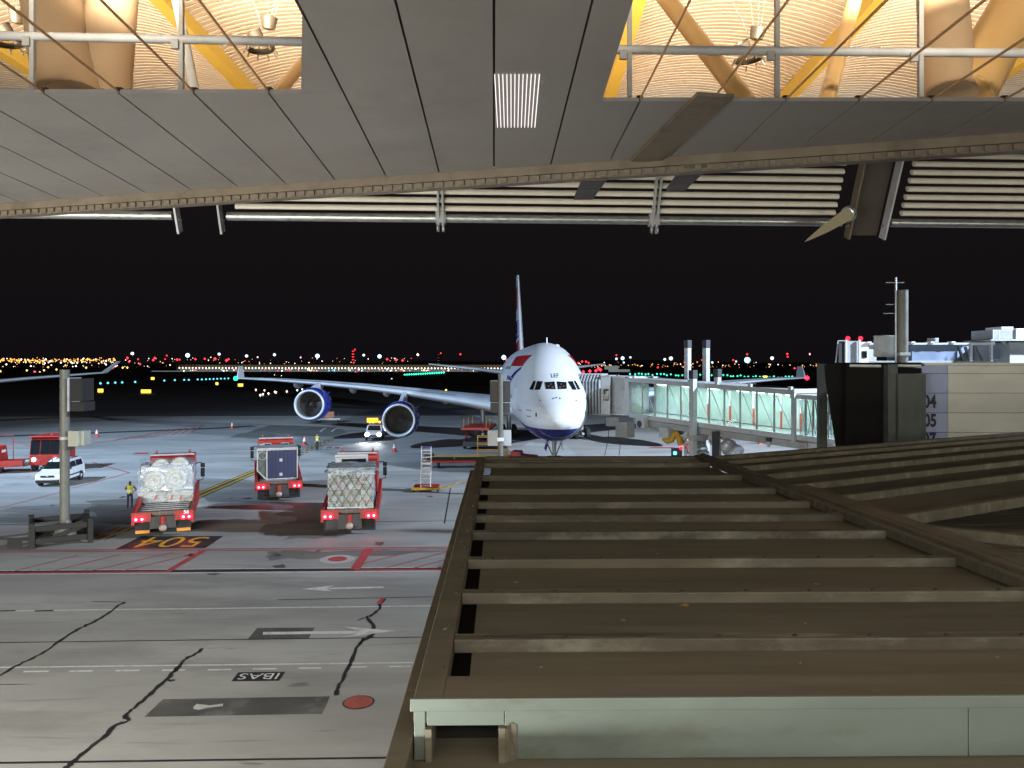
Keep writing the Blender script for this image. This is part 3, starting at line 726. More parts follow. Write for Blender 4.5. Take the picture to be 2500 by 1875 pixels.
# sections: s, top, bottom, half width, height of the widest point
SEC = [(0.0, 4.75, 4.35, .25, 4.55), (.12, 5.05, 4.08, .60, 4.55), (.35, 5.34, 3.80, .98, 4.55), (.8, 5.74, 3.45, 1.40, 4.56), (1.5, 6.20, 3.10, 1.84, 4.6),
       (2.4, 6.74, 2.82, 2.22, 4.72), (3.2, 7.22, 2.66, 2.48, 4.85), (4.2, 7.94, 2.54, 2.74, 5.1), (5.4, 8.80, 2.46, 2.95, 5.4), (6.8, 9.62, 2.40, 3.12, 5.7),
       (8.5, 10.34, 2.37, 3.27, 5.95), (10.5, 10.84, 2.35, 3.38, 6.1), (13, 11.08, 2.35, 3.47, 6.2), (18, 11.15, 2.35, 3.55, 6.2), (30, 11.15, 2.35, 3.57, 6.2),
       (46, 11.1, 2.5, 3.57, 6.3), (54, 10.8, 3.4, 3.4, 6.6), (62, 10.2, 5.1, 2.6, 7.2), (69, 9.3, 6.6, 1.4, 7.8), (72.5, 8.6, 7.6, .5, 8.1)]
def sec_at(s):
    for i in range(len(SEC) - 1):
        if SEC[i][0] <= s <= SEC[i + 1][0]:
            a, b = SEC[i], SEC[i + 1]; t = (s - a[0]) / (b[0] - a[0])
            p = SEC[max(i - 1, 0)]; q = SEC[min(i + 2, len(SEC) - 1)]; o = []
            for k in range(1, 5):
                m0 = (b[k] - p[k]) / max(b[0] - p[0], 1e-6) * (b[0] - a[0]); m1 = (q[k] - a[k]) / max(q[0] - a[0], 1e-6) * (b[0] - a[0])
                if i == 0: m0 = (b[k] - a[k]) * 1.6
                o.append((2 * t**3 - 3 * t**2 + 1) * a[k] + (t**3 - 2 * t**2 + t) * m0 + (-2 * t**3 + 3 * t**2) * b[k] + (t**3 - t**2) * m1)
            return o
    return SEC[-1][1:]
def ring_at(s, n=72):
    top, bot, hw, zw = sec_at(s); r = []
    for i in range(n):
        q = 2 * pi * i / n; c = cos(q)
        r.append(Vector((hw * sin(q), s, zw + (top - zw) * c if c > 0 else zw + (zw - bot) * c)))
    return r
ss = [0.0, .04, .12, .22, .35, .55, .8, 1.1, 1.5, 1.9, 2.4, 2.8, 3.2, 3.7, 4.2, 4.8, 5.4, 6, 6.8, 7.6, 8.5, 9.5, 10.5, 11.7, 13, 15, 18, 24, 30, 38, 46, 50, 54, 58, 62, 66, 69, 71, 72.5]
mb = MB(); mb.loft([ring_at(s) for s in ss])
# two tone skin: navy below the waterline z = 3.72
def body_mat():
    m = m_body.copy(); m.name = 'airliner_skin'; nt = m.node_tree; N = nt.nodes; L = nt.links; p = N['Principled BSDF']
    src = p.inputs['Base Color'].links[0].from_socket
    t = N.new('ShaderNodeTexCoord'); sp = N.new('ShaderNodeSeparateXYZ'); L.new(t.outputs['Object'], sp.inputs[0])
    lt = N.new('ShaderNodeMath'); lt.operation = 'LESS_THAN'; lt.inputs[1].default_value = 3.86; L.new(sp.outputs['Z'], lt.inputs[0])
    mx = N.new('ShaderNodeMix'); mx.data_type = 'RGBA'; L.new(lt.outputs[0], mx.inputs[0]); L.new(src, mx.inputs[6])
    mx.inputs[7].default_value = (0.020, 0.024, 0.17, 1); L.new(mx.outputs[2], p.inputs['Base Color']); return m
fus = mb.build('fuselage', body_mat(), plane, smooth=True)
_bm = bmesh.new(); _bm.from_mesh(fus.data); BVH = BVHTree.FromBMesh(_bm); _bm.free()
def proj_front(x, z):
    h = BVH.ray_cast(Vector((x, -5, z)), Vector((0, 1, 0)))
    return h[0] + h[1].normalized() * .02 if h[0] is not None else None
def proj_side(s, z, sg):
    h = BVH.ray_cast(Vector((sg * 8, s, z)), Vector((-sg, 0, 0)))
    return h[0] + h[1].normalized() * .02 if h[0] is not None else None
def decal(name, mat, fn, n=8, m=8):
    g_ = {}; mb = MB(); vs = []; fs = []
    for i in range(n + 1):
        for j in range(m + 1):
            p = fn(i / n, j / m)
            if p is not None: g_[(i, j)] = len(vs); vs.append(p)
    for i in range(n):
        for j in range(m):
            k = [(i, j), (i + 1, j), (i + 1, j + 1), (i, j + 1)]
            if all(q in g_ for q in k): fs.append(tuple(g_[q] for q in k))
    mb.add(vs, fs); return mb.build(name, mat, plane, smooth=True)
def bil(q): return lambda s, t: tuple(q[0][k] * (1 - s) * (1 - t) + q[1][k] * s * (1 - t) + q[2][k] * s * t + q[3][k] * (1 - s) * t for k in (0, 1))
for sg in (-1, 1):
    for q in (((.09, 6.96), (.86, 6.98), (.92, 7.52), (.09, 7.58)), ((1.34, 6.90), (1.76, 6.88), (1.50, 7.60), (1.04, 7.58)), ((1.86, 6.88), (2.17, 6.90), (1.78, 7.62), (1.60, 7.60))):
        b_ = bil(q)
        decal('cockpit_window', m_glassdark, lambda s, t: proj_front(sg * b_(s, t)[0], b_(s, t)[1]))
# lit flight deck instruments behind the two front panes
m_cock = E('cockpit_light', (1.0, .55, .35), .22)
for sg in (-1, 1):
    for x, z, w in ((.3, 7.12, .16), (.62, 7.2, .12), (.42, 7.35, .09)):
        decal('cockpit_lamp', m_cock, lambda s, t: (lambda p: p + Vector((0, -.012, 0)) if p is not None else None)(proj_front(sg * (x + (s - .5) * w), z + (t - .5) * .10)), 2, 2)
vs, fs = letters('LEF', .48)
vs = [(proj_front(v[0], v[1] + 8.05) or Vector((0, 0, 8)), ) for v in vs]
# refine the letters so that they hug the nose
MB().add([v[0] for v in vs], fs).build('registration_letters', m_ink, plane)
# ribbon emblem on both flanks
def ribbon(name, mat, top, bot, s0, s1, sg, n=24):
    decal(name, mat, lambda a, b: proj_side(s0 + (s1 - s0) * a, bot(a) + (top(a) - bot(a)) * b, sg), n, 8)
for sg in (-1, 1):
    ribbon('ribbon_emblem', m_bred, lambda a: 9.85, lambda a: 8.85, 8.7, 22.0, sg)
    ribbon('ribbon_emblem', m_bblue, lambda a: 8.80 - 1.0 * min(1, a * 2.4) + .1 * a, lambda a: 8.55 - 1.55 * min(1, a * 2.6) + .2 * a, 8.7, 22.0, sg)
    for z0, s0, w, h in ((4.95, 7.6, 1.1, 2.0), (4.95, 14.5, 1.1, 2.0)):
        mb = MB(); c = [(s0, z0), (s0 + w, z0), (s0 + w, z0 + h), (s0, z0 + h)]
        for i in range(4):
            a, b = c[i], c[(i + 1) % 4]; P = [proj_side(a[0] + (b[0] - a[0]) * k / 6, a[1] + (b[1] - a[1]) * k / 6, sg) for k in range(7)]
            mb.path(P, .022, 5)
        mb.build('door_outline', m_wing, plane)
    for k in range(40):
        pass
    win = [(10.2 + k * .82) for k in range(30)]
    for zz in (6.05, 8.65):
        src = None
        mb = MB()
        for s_ in win[(0 if zz < 7 else 12):]:
            P = [proj_side(s_ + a, zz + b, sg) for a, b in ((-.12, -.17), (.12, -.17), (.12, .17), (-.12, .17))]
            if all(p is not None for p in P): mb.add(P, [(0, 1, 2, 3)])
        mb.build('cabin_windows' if False else 'cabin_window', m_glassdark, plane, stuff=True)
# small probes and hatch outlines on the nose
mb = MB()
for x, z in ((-1.45, 6.1), (-.38, 6.3), (-.16, 6.35), (.14, 6.3), (1.5, 6.1)):
    p = proj_front(x, z); mb.tube(p, p + Vector((.05, -.16, -.05)), .03, 6)
mb.build('probe', m_ink, plane, stuff=True)
mb = MB()
for x, z, w, h in ((-2.3, 5.25, .38, .05), (-2.9, 5.1, .2, .05), (-2.3, 4.75, .3, .05), (-1.78, 4.95, .1, .28), (2.35, 5.0, .1, .22)):
    P = [proj_front(x + a * w, z + b * h) for a, b in ((-.5, -.5), (.5, -.5), (.5, .5), (-.5, .5))]
    if all(p is not None for p in P): mb.add(P, [(0, 1, 2, 3)])
mb.build('hatch_mark', m_ink, plane, stuff=True)
MB().path(ring_at(1.55)[6:67], .012, 4).build('radome_joint', m_wing, plane)
MB().tube((0, 12, 10.9), (0, 12.1, 11.55), .05, 8).build('antenna', m_body, plane)
MB().lathe([(-.05, .3), (.1, .2), (.16, .02)], (.9, 11.5, 10.75), (0, 0, 1), 10).build('antenna_dome', m_body, plane, smooth=True)
# wings
WT = [(2.6, 18.5, 19, 4.25, 2.5), (5, 20.4, 17, 4.55, 2.2), (8, 23.0, 14.5, 4.95, 1.75), (14.9, 27.6, 10.4, 5.75, 1.15), (20, 31.3, 8.6, 6.2, .92), (26.3, 35.6, 7.2, 6.62, .74), (33, 40.3, 5.4, 6.95, .52), (39.4, 45, 3.6, 7.12, .30)]
def aero(le, chord, z, t, x, n=12):
    up = []; lo = []
    for i in range(n + 1):
        c = i / n; c = c * c
        th = t * (1.48 * sqrt(c) - .63 * c - 1.758 * c * c + 1.4215 * c**3 - .5075 * c**4)
        up.append(Vector((x, le + chord * c, z + th * 0.95 + .0 * c))); lo.append(Vector((x, le + chord * c, z - th * .75)))
    return up + lo[::-1][1:-1]
def wing_interp(o, k):
    for a, b in zip(WT, WT[1:]):
        if a[0] <= o <= b[0]: t = (o - a[0]) / (b[0] - a[0]); return a[k] + (b[k] - a[k]) * t
m_navg = E('nav_green', (0.02, 1.0, .40), 4.0); m_navr = E('nav_red', (1.0, .02, .05), 5.0)
def engine(o, s, z, sg):
    c = Vector((sg * o, s, z)); ax = (sg * -.02, 1, .0)
    e_ = MB().lathe([(.28, 1.78), (.7, 1.90), (1.6, 1.98), (2.8, 1.95), (4.0, 1.80), (5.2, 1.50), (5.2, 1.40), (3.4, 1.5)], c, ax, 40).build('engine', m_eblue, plane, smooth=50)
    MB().lathe([(.30, 1.782), (.12, 1.765), (.0, 1.68), (.02, 1.60), (.16, 1.53), (.42, 1.50)], c, ax, 40).build('inlet_lip', m_lip, e_, smooth=True)
    MB().lathe([(.42, 1.50), (1.2, 1.47), (1.75, 1.46)], c, ax, 40).build('inlet_duct', M('duct_grey', (.13, .125, .12), .5), e_, smooth=True)
    mb = MB(); a = Vector(ax).normalized()
    for k in range(24):
        q = 2 * pi * k / 24; u = Vector((cos(q), 0, sin(q))); w = Vector((-sin(q), 0, cos(q))); p = c + a * 1.55
        mb.add([p + u * .42 - w * .05, p + u * .42 + w * .07 + a * .14, p + u * 1.45 + w * .22 + a * .22, p + u * 1.45 - w * .12], [(0, 1, 2, 3)])
    mb.lathe([(.3 + 1.5, 1.46), (.31 + 1.5, .02)], c, ax, 24)
    mb.build('fan', m_fan, e_)
    MB().lathe([(1.05, .01), (1.2, .17), (1.45, .33), (1.6, .44)], c, ax, 20).build('spinner', m_fan, e_, smooth=True)
    MB().lathe([(5.0, 1.1), (6.2, .85), (7.2, .45), (7.21, .02)], c, ax, 20).build('exhaust_cone', m_dark, e_, smooth=True)
    for sg2 in (-1, 1): MB().add([c + Vector((sg2 * 1.55, 1.2, 1.2)), c + Vector((sg2 * 1.72, 2.6, 1.1)), c + Vector((sg2 * 2.05, 2.5, 1.5))], [(0, 1, 2)]).build('strake', m_eblue, e_)
    zt = wing_interp(o, 3); le = wing_interp(o, 1)
    rings = [[Vector((sg * o - .26, y, za)), Vector((sg * o + .26, y, za)), Vector((sg * o + .2, y2, zb)), Vector((sg * o - .2, y2, zb))] for y, za, y2, zb in
             ((s + 1.1, z + 1.85, s + 1.8, z + 1.95), (s + 3.0, z + 1.6, le - .2, zt + .12), (s + 5.5, z + 1.2, le + 2.5, zt - .1))]
    MB().loft(rings).build('engine_pylon', m_body, plane, smooth=30)
for sg in (-1, 1):
    w_ = MB().loft([aero(le, ch, z, t, sg * x) for x, le, ch, z, t in WT]).build('wing', m_wing, plane, smooth=40)
    # wing tip fence and navigation lamp
    MB().loft([[Vector((sg * 39.38 - .05, 45.2, 7.1)), Vector((sg * 39.38 + .05, 45.2, 7.1)), Vector((sg * 39.38 + .05, 48.4, 7.1)), Vector((sg * 39.38 - .05, 48.4, 7.1))],
               [Vector((sg * 39.75 - .03, 47.2, 8.75)), Vector((sg * 39.75 + .03, 47.2, 8.75)), Vector((sg * 39.75 + .03, 48.9, 8.75)), Vector((sg * 39.75 - .03, 48.9, 8.75))]]).build('wing_fence', m_body, w_)
    MB().sphere((sg * 39.45, 44.95, 7.12), .30, 8).build('navigation_lamp', m_navg if sg < 0 else m_navr, w_)
    engine(14.9, 21.0, 3.1, sg); engine(26.3, 30.0, 4.3, sg)
    for o_ in (10.5, 18, 22.5, 30.5):
        z_ = wing_interp(o_, 3); l_ = wing_interp(o_, 1) + wing_interp(o_, 2) * .62
        rings = [[Vector((sg * o_ + r_ * cos(q), l_ + y, z_ - .55 + dz + r_ * 1.2 * sin(q))) for q in [2 * pi * k / 12 for k in range(12)]] for y, r_, dz in ((-2, .03, .3), (-1.2, .3, .05), (.5, .38, -.1), (2.2, .25, 0), (3.4, .03, .2))]
        MB().loft(rings).build('flap_fairing', m_wing, w_, smooth=True)
    # dark slat line and inboard leading edge details
    MB().path([Vector((sg * x, wing_interp(x, 1) + .35, wing_interp(x, 3) + wing_interp(x, 4) * .35)) for x in (9, 14.9, 20, 26.3, 33)], .025, 5).build('slat_joint', m_dark, w_)
    # tailplane
    ST = [(1.0, 60.5, 8.5, 7.55, 1.0), (6, 63.6, 6.3, 8.1, .75), (15.0, 69.0, 3.0, 9.05, .35)]
    MB().loft([aero(le, ch, z, t, sg * x) for x, le, ch, z, t in ST]).build('tailplane', m_wing, plane, smooth=40)
# fin with its painted ribbon pattern
FT = [(10.3, 55.5, 13.5, 1.35), (12.5, 58.2, 12.0, 1.22), (18, 62.6, 9.0, .90), (24.0, 67.3, 5.6, .55)]
def fin_ring(z, le, ch, t): return [Vector((p.z, p.y, z)) for p in aero(le, ch, 0, t, 0)]
def fin_at(z):
    for a, b in zip(FT, FT[1:]):
        if a[0] <= z <= b[0]: k = (z - a[0]) / (b[0] - a[0]); return [a[i] + (b[i] - a[i]) * k for i in range(4)]
fin = MB().loft([fin_ring(*f) for f in FT]).build('tail_fin', m_body, plane, smooth=40)
_bm = bmesh.new(); _bm.from_mesh(fin.data); BVF = BVHTree.FromBMesh(_bm); _bm.free()
def fin_patch(mat, z0a, z1a, z0b, z1b, f0, f1):
    for sg in (-1, 1):
        def fn(a, b):
            z = (z0a + (z0b - z0a) * a) * (1 - b) + (z1a + (z1b - z1a) * a) * b
            z = min(max(z, 10.4), 23.9); f = fin_at(z); y = f[1] + f[2] * (f0 + (f1 - f0) * a)
            h = BVF.ray_cast(Vector((sg * 5, y, z)), Vector((-sg, 0, 0)))
            return h[0] + Vector((sg * .02, 0, 0)) if h[0] is not None else None
        decal('fin_stripe', mat, fn, 8, 6)
fin_patch(m_bred, 18.2, 22.0, 17.0, 21.0, .02, .98)
fin_patch(m_bblue, 14.0, 16.2, 13.2, 15.4, .03, .98)
fin_patch(m_bred, 10.6, 12.9, 10.5, 11.6, .03, .75)
fin_patch(m_bblue, 13.2, 13.8, 12.6, 13.0, .05, .95)
# nose gear
gear = MB(); gear.tube((0, 4.9, .55), (0, 5.3, 2.8), .14, 12); gear.tube((0, 4.95, .7), (0, 3.3, 2.7), .07, 8); gear.tube((-.45, 4.9, .62), (.45, 4.9, .62), .09, 8)
for sx_ in (-1, 1): gear.tube((sx_ * .12, 5, 1.2), (sx_ * .75, 5.1, 2.7), .06, 8)
ng = gear.build('nose_gear', m_gear, plane, smooth=40)
def wheel(parent, c, r, w, ax=(1, 0, 0), rim=m_gear):
    a = Vector(ax); o = MB().lathe([(-w / 2, r * .55), (-w / 2, r * .88), (-w * .35, r), (w * .35, r), (w / 2, r * .88), (w / 2, r * .55)], c, ax, 24).build('wheel', m_black, parent, smooth=40)
    MB().lathe([(-w * .38, .01), (-w * .40, r * .56), (w * .40, r * .56), (w * .38, .01)], c, ax, 18).build('rim', rim, o, smooth=30); return o
for sx_ in (-1, 1): wheel(ng, (sx_ * .40, 4.9, .63), .62, .42)
m_tax = E('gear_lamp_amber', (1.0, .35, .15), 8.0)
MB().sphere((-.35, 4.6, 1.0), .10, 6).build('gear_lamp', m_tax, ng)
MB().add([(-.5, 4.2, 2.7), (-.75, 4.2, 1.7), (-.75, 6.2, 1.7), (-.5, 6.2, 2.7)], [(0, 1, 2, 3)]).build('gear_door', m_navy, plane)
MB().add([(.5, 4.2, 2.7), (.75, 4.2, 1.7), (.75, 6.2, 1.7), (.5, 6.2, 2.7)], [(0, 1, 2, 3)]).build('gear_door', m_navy, plane)
for cx, cy, nw in ((-6.0, 32.5, 2), (6.0, 32.5, 2), (-2.7, 35.8, 3), (2.7, 35.8, 3)):
    mb = MB().tube((cx, cy, .7), (cx, cy, 4.2), .28, 12); mb.tube((cx, cy - .9 * nw, .72), (cx, cy + .9 * nw, .72), .16, 8)
    mg = mb.build('main_gear', m_gear, plane, smooth=40)
    for k in range(nw):
        for sx_ in (-1, 1): wheel(mg, (cx + sx_ * .68, cy + (k - (nw - 1) / 2) * 1.7, .7), .70, .5)

# ================================================================== NEIGHBOURING AIRLINER, LEFT EDGE
nb = thing('neighbour_airliner', 'grey wing of a neighbouring airliner with a white winglet at the left edge', 'aircraft', (-92, 92, 0), R(4))
NW = [(2.0, 0, 9.5, 4.3, 1.3), (12, 6.0, 6.4, 5.6, .9), (24, 13.5, 4.0, 7.0, .55), (32.0, 18.6, 2.2, 7.75, .3)]
MB().loft([aero(le, ch, z, t, x) for x, le, ch, z, t in NW]).build('wing', m_wing, nb, smooth=40)
MB().loft([[Vector((32, 18.7, 7.7)), Vector((32.1, 18.7, 7.7)), Vector((32.1, 20.9, 7.75)), Vector((32, 20.9, 7.75))], [Vector((33.6, 20.6, 9.5)), Vector((33.7, 20.6, 9.5)), Vector((33.7, 21.7, 9.5)), Vector((33.6, 21.7, 9.5))]]).build('winglet', m_body, nb)
mb = MB(); mb.lathe([(-24, .1), (-23, 1.4), (-20, 2.6), (-16, 2.85), (22, 2.85), (36, 1.0), (38, .2)], (0, 0, 5.0), (0, 1, 0), 32); mb.build('fuselage', m_body, nb, smooth=True)
for sg in (-1, 1): MB().lathe([(0, 1.2), (.2, 1.35), (2.5, 1.4), (4.5, 1.0), (4.5, .05)], (10.5, 1.5, 3.2), (0, 1, 0), 24).build('engine', m_eblue, nb, smooth=40) if sg > 0 else None
MB().tube((0, -16, 0.6), (0, -15.6, 2.6), .14).build('nose_gear', m_gear, nb); MB().tube((3.5, 6, 0.6), (3.5, 6, 4), .2).build('main_gear', m_gear, nb)
MB().loft([[Vector((-.1, 28, 7.5)), Vector((.1, 28, 7.5)), Vector((.1, 37, 7.5)), Vector((-.1, 37, 7.5))], [Vector((-.05, 35, 15.5)), Vector((.05, 35, 15.5)), Vector((.05, 38.6, 15.5)), Vector((-.05, 38.6, 15.5))]]).build('tail_fin', m_body, nb)

# ================================================================== JET BRIDGE TO THE MAIN DECK
m_glz = GLASS('bridge_glass_green', (0.86, 0.95, 0.93), .10)
m_bfl = M('bridge_floor', (0.30, 0.33, 0.33), .6)
m_bpan = M('bridge_back_panel', (0.46, 0.555, 0.53), .45, var=.22, scale=.5)
m_lampw = E('tube_lamp_white', (0.86, 1.0, 0.98), 5.0)
m_bell = M('bellows_grey', (0.34, 0.36, 0.38), .7, var=.12, scale=3)
m_cabw = M('bridge_cab_white', (0.44, 0.46, 0.48), .5, var=.08, dirt=(.4, .4, .39), dirt_amt=.3)
PA = Vector((9.75, 66.0, 0)); PB = wp(2075, 1000, 47.5); PB.z = 0
bdir = (PB - PA).normalized(); blen = (PB - PA).length
bridge = thing('jet_bridge', 'glazed jet bridge with green lit panes reaching to the nose door of the airliner', 'jet bridge', (PA.x, PA.y, 0), atan2(bdir.y, bdir.x))
# local frame: x along the bridge away from the aircraft, y towards the far side, floor slopes down with x
def bz(x): return 5.05 - .034 * x
HT = 2.85
def bpart(name, x0, x1, y0, y1, z0, z1, mat, bev=0.0):
    mb = MB(); vs = []
    for x in (x0, x1):
        for y, z in ((y0, z0), (y1, z0), (y1, z1), (y0, z1)): vs.append((x, y, bz(x) + z))
    mb.add(vs, [(0, 1, 2, 3), (4, 5, 6, 7), (0, 1, 5, 4), (1, 2, 6, 5), (2, 3, 7, 6), (3, 0, 4, 7)])
    return mb.build(name, mat, bridge, bevel=bev)
# cab at the aircraft: drum, white cab wall, bellows
MB().lathe([(0, 1.75), (3.0, 1.75)], (.6, 0, bz(.6) - .15), (0, 0, 1), 36).build('cab_drum', m_grey, bridge, smooth=40)
MB().lathe([(0, 1.85), (.14, 1.85)], (.6, 0, bz(.6) + 2.85), (0, 0, 1), 36).build('drum_rim', m_cabw, bridge, smooth=40)
MB().lathe([(0, .01), (0, 1.86), (.14, 1.85)], (.6, 0, bz(.6) - .3), (0, 0, 1), 36).build('drum_rim', m_cabw, bridge, smooth=40)
# direction from the drum to the door, in local axes
Rb = Matrix.Rotation(-atan2(bdir.y, bdir.x), 3, 'Z')
door = Rb @ (Vector((5.6, 67.2, 0)) - PA); fwd = Vector((door.x - .6, door.y, 0)).normalized(); sd = Vector((-fwd.y, fwd.x, 0))
dl = Vector((door.x - .6, door.y, 0)).length
def cabpt(t, s, z): return Vector((.6, 0, 5.0)) + fwd * t + sd * s + Vector((0, 0, z))
def cabbox(name, t0, t1, s0, s1, z0, z1, mat):
    vs = [cabpt(t, s, z) for t in (t0, t1) for s, z in ((s0, z0), (s1, z0), (s1, z1), (s0, z1))]
    return MB().add(vs, [(0, 1, 2, 3), (4, 5, 6, 7), (0, 1, 5, 4), (1, 2, 6, 5), (2, 3, 7, 6), (3, 0, 4, 7)]).build(name, mat, bridge, bevel=.02)
tcab = 1.55
cabbox('cab_wall', 1.2, tcab + .45, 1.62, 1.72, -.25, 3.0, m_cabw)
cabbox('cab_wall', 1.2, tcab + .45, -1.72, -1.62, -.25, 3.0, m_cabw)
cabbox('cab_roof', 1.2, tcab + .45, -1.75, 1.75, 3.0, 3.08, m_cabw)
cabbox('cab_floor', 1.2, dl - .1, -1.75, 1.75, -.32, -.2, m_grey)
mbw = cabbox('cab_window', tcab - .25, tcab + .25, 1.725, 1.76, .9, 1.9, m_glassdark)
for k in range(10):
    t0 = tcab + .45 + (dl - tcab - .5) * k / 10; t1 = tcab + .45 + (dl - tcab - .5) * (k + 1) / 10; tm = (t0 + t1) / 2
    prof = lambda e_: [(-1.7 - e_, -.25), (-1.75 - e_, 2.6), (-1.1, 3.05 + e_), (1.1, 3.05 + e_), (1.75 + e_, 2.6), (1.7 + e_, -.25)]
    rings = [[cabpt(t, s, z) for s, z in prof(e_)] for t, e_ in ((t0, -.16), (tm - .05, .16), (tm + .05, .16), (t1, -.16))]
    MB().loft(rings, False, False).build('bellows_fold', m_bell, bridge)
# tunnels
NPA = 11; XA0, XA1 = 2.6, 2.6 + blen * .74; XB1 = blen + .6
YW = 1.55
bpart('tunnel_portal', 2.1, 2.6, -1.75, 1.75, -.2, 3.05, m_cabw) if False else None
for y in (-1.72, 1.66): bpart('portal_post', 2.15, 2.62, y, y + .06 + .0, -.2, 3.0, m_cabw)
bpart('portal_head', 2.15, 2.62, -1.72, 1.72, 2.86, 3.02, m_cabw)
bpart('tunnel_roof', 2.62, XA1, -YW - .12, YW + .12, HT - .10, HT + .06, m_lgrey)
bpart('roof_rail', 2.62, XA1, -YW - .2, -YW - .12, HT - .24, HT + .10, m_cabw)
bpart('tunnel_floor', 2.62, XA1, -YW, YW, -.22, -.05, m_bfl)
bpart('floor_beam', 2.62, XA1, -YW - .12, -YW - .02, -.34, .02, m_lgrey)
bpart('lower_beam', 3.0, XA1 + 1, -YW + .05, -YW + .35, -.85, -.40, m_grey)
bpart('lower_beam', 3.0, XA1 + 1, YW - .35, YW - .05, -.85, -.40, m_grey)
pane_src = None
def panes(xa, xb, n, y, yo, z0, z1, near=True):
    for i in range(n):
        a = xa + (xb - xa) * i / n; b = xa + (xb - xa) * (i + 1) / n
        bpart('glass_pane', a + .04, b - .04, y, y + .012, z0, z1, m_glz)
        bpart('pane_post', b - .045, b + .045, y - .05 * (1 if near else -1), y + .05, z0, z1, m_grey if near else m_lgrey)
panes(2.75, XA1, NPA, -YW - .02, 0, .04, HT - .24)
panes(2.75, XA1, NPA, YW, 0, .04, HT - .24, False)
bpart('back_panel', 2.7, 2.7 + (XA1 - 2.7) * 1.0, YW - .25, YW - .2, .02, HT - .2, m_bpan)
for i in range(NPA):
    a = 2.75 + (XA1 - 2.75) * i / NPA; b = 2.75 + (XA1 - 2.75) * (i + 1) / NPA
    MB().bar((a + .05, YW - .06, bz(a) + HT - .3), (b - .05, YW - .06, bz(b) + .05), .05, .05).build('wall_brace', m_lgrey, bridge)
    MB().bar((a + .05, -YW + .10, bz(a) + HT - .3), (b - .05, -YW + .10, bz(b) + .05), .03, .04).build('wall_brace', m_lgrey, bridge)
    if i % 2 == 0 or i > 5:
        bpart('ceiling_lamp', a + .15, b - .25, YW - .40, YW - .28, HT - .52, HT - .40, m_lampw)
XB0 = XA1 - .3
# second, outer tunnel
HB = HT - .25; YB = YW - .22
bpart('tunnel_portal', XA1 - .02, XA1 + .22, -YW - .14, -YW + .1, -.42, HT + .12, m_cabw)
bpart('portal_head', XA1 - .02, XA1 + .22, -YW - .12, YW + .12, HT - .12, HT + .14, m_cabw)
bpart('tunnel_roof', XB0, XB1, -YB - .10, YB + .10, HB - .08, HB + .06, m_lgrey)
bpart('tunnel_floor', XB0, XB1, -YB, YB, -.20, -.05, m_bfl)
bpart('floor_beam', XB0, XB1, -YB - .10, -YB, -.30, .04, m_cabw)
bpart('roof_rail', XB0, XB1, -YB - .12, -YB - .02, HB - .22, HB + .02, m_cabw)
bpart('lower_beam', XA1, XB1, -YB, -YB + .3, -.75, -.38, m_lgrey)
NB = 6
panes(XA1 + .25, XB1, NB, -YB, 0, .06, HB - .22); panes(XA1 + .25, XB1, NB, YB - .02, 0, .06, HB - .22, False)
for i in range(NB):
    a = XA1 + .25 + (XB1 - XA1 - .25) * i / NB; b = XA1 + .25 + (XB1 - XA1 - .25) * (i + 1) / NB
    for yy in (YB - .08, -YB + .10):
        MB().bar((a + .05, yy, bz(a) + HB - .3), (b - .05, yy, bz(b) + .1), .04, .04).build('wall_brace', m_lgrey, bridge)
        MB().bar((b - .05, yy + .05, bz(b) + HB - .3), (a + .05, yy + .05, bz(a) + .1), .04, .04).build('wall_brace', m_lgrey, bridge)
    if i % 2: bpart('ceiling_lamp', a + .1, b - .15, -.1, .1, HB - .2, HB - .14, m_lampw)
# red and white hand posts inside
m_orange = M('post_red', (0.62, 0.09, 0.045), .45)
for x in (6.3, 9.2, 11.4, 13.6, 16.0, 17.6, 19.6, 21.8, 24.0):
    if x > XB1 - .4: continue
    bpart('inner_post', x, x + .11, .55, .66, .02, 1.25, m_orange); bpart('inner_post', x, x + .11, .55, .66, 1.252, HB - .25, m_white)
# portal lift columns
def column(x, y, top, capm=m_dark):
    c = MB().box((x, y, top / 2), (.42, .42, top)).build('lift_column', m_lgrey, bridge, bevel=.03)
    MB().box((x, y, top + .32), (.48, .48, .64)).build('column_cap', capm, c, bevel=.03)
    MB().box((x, y, .08), (1.3, 1.3, .16)).build('column_foot', m_dark, c)
xc = lambda u, y: None
def lx(u, yl):
    """local x where the photo column u meets the line local y = yl"""
    t = (u - 1250) / F; ca, sa = bdir.x, bdir.y
    # X = PA.x + x*ca - yl*sa ; Y = PA.y + x*sa + yl*ca ; X = t*Y
    return (t * (PA.y + yl * ca) - PA.x + yl * sa) / (ca - t * sa)
column(lx(1692, -2.25), -2.25, 7.95); column(lx(1752, 2.3), 2.3, 8.0)
column(lx(1679, 2.9), 2.9, 10.4); column(lx(1724, 2.9), 2.9, 10.35)
xm = lx(1692, -2.25)
MB().box((xm, 0, bz(xm) - 1.1), (.5, 5, .45)).build('lift_beam', m_grey, bridge, bevel=.02)
MB().box((lx(1747, -1.9), -1.9, 2.1), (.36, .36, 4.2)).build('support_leg', m_dark, bridge)
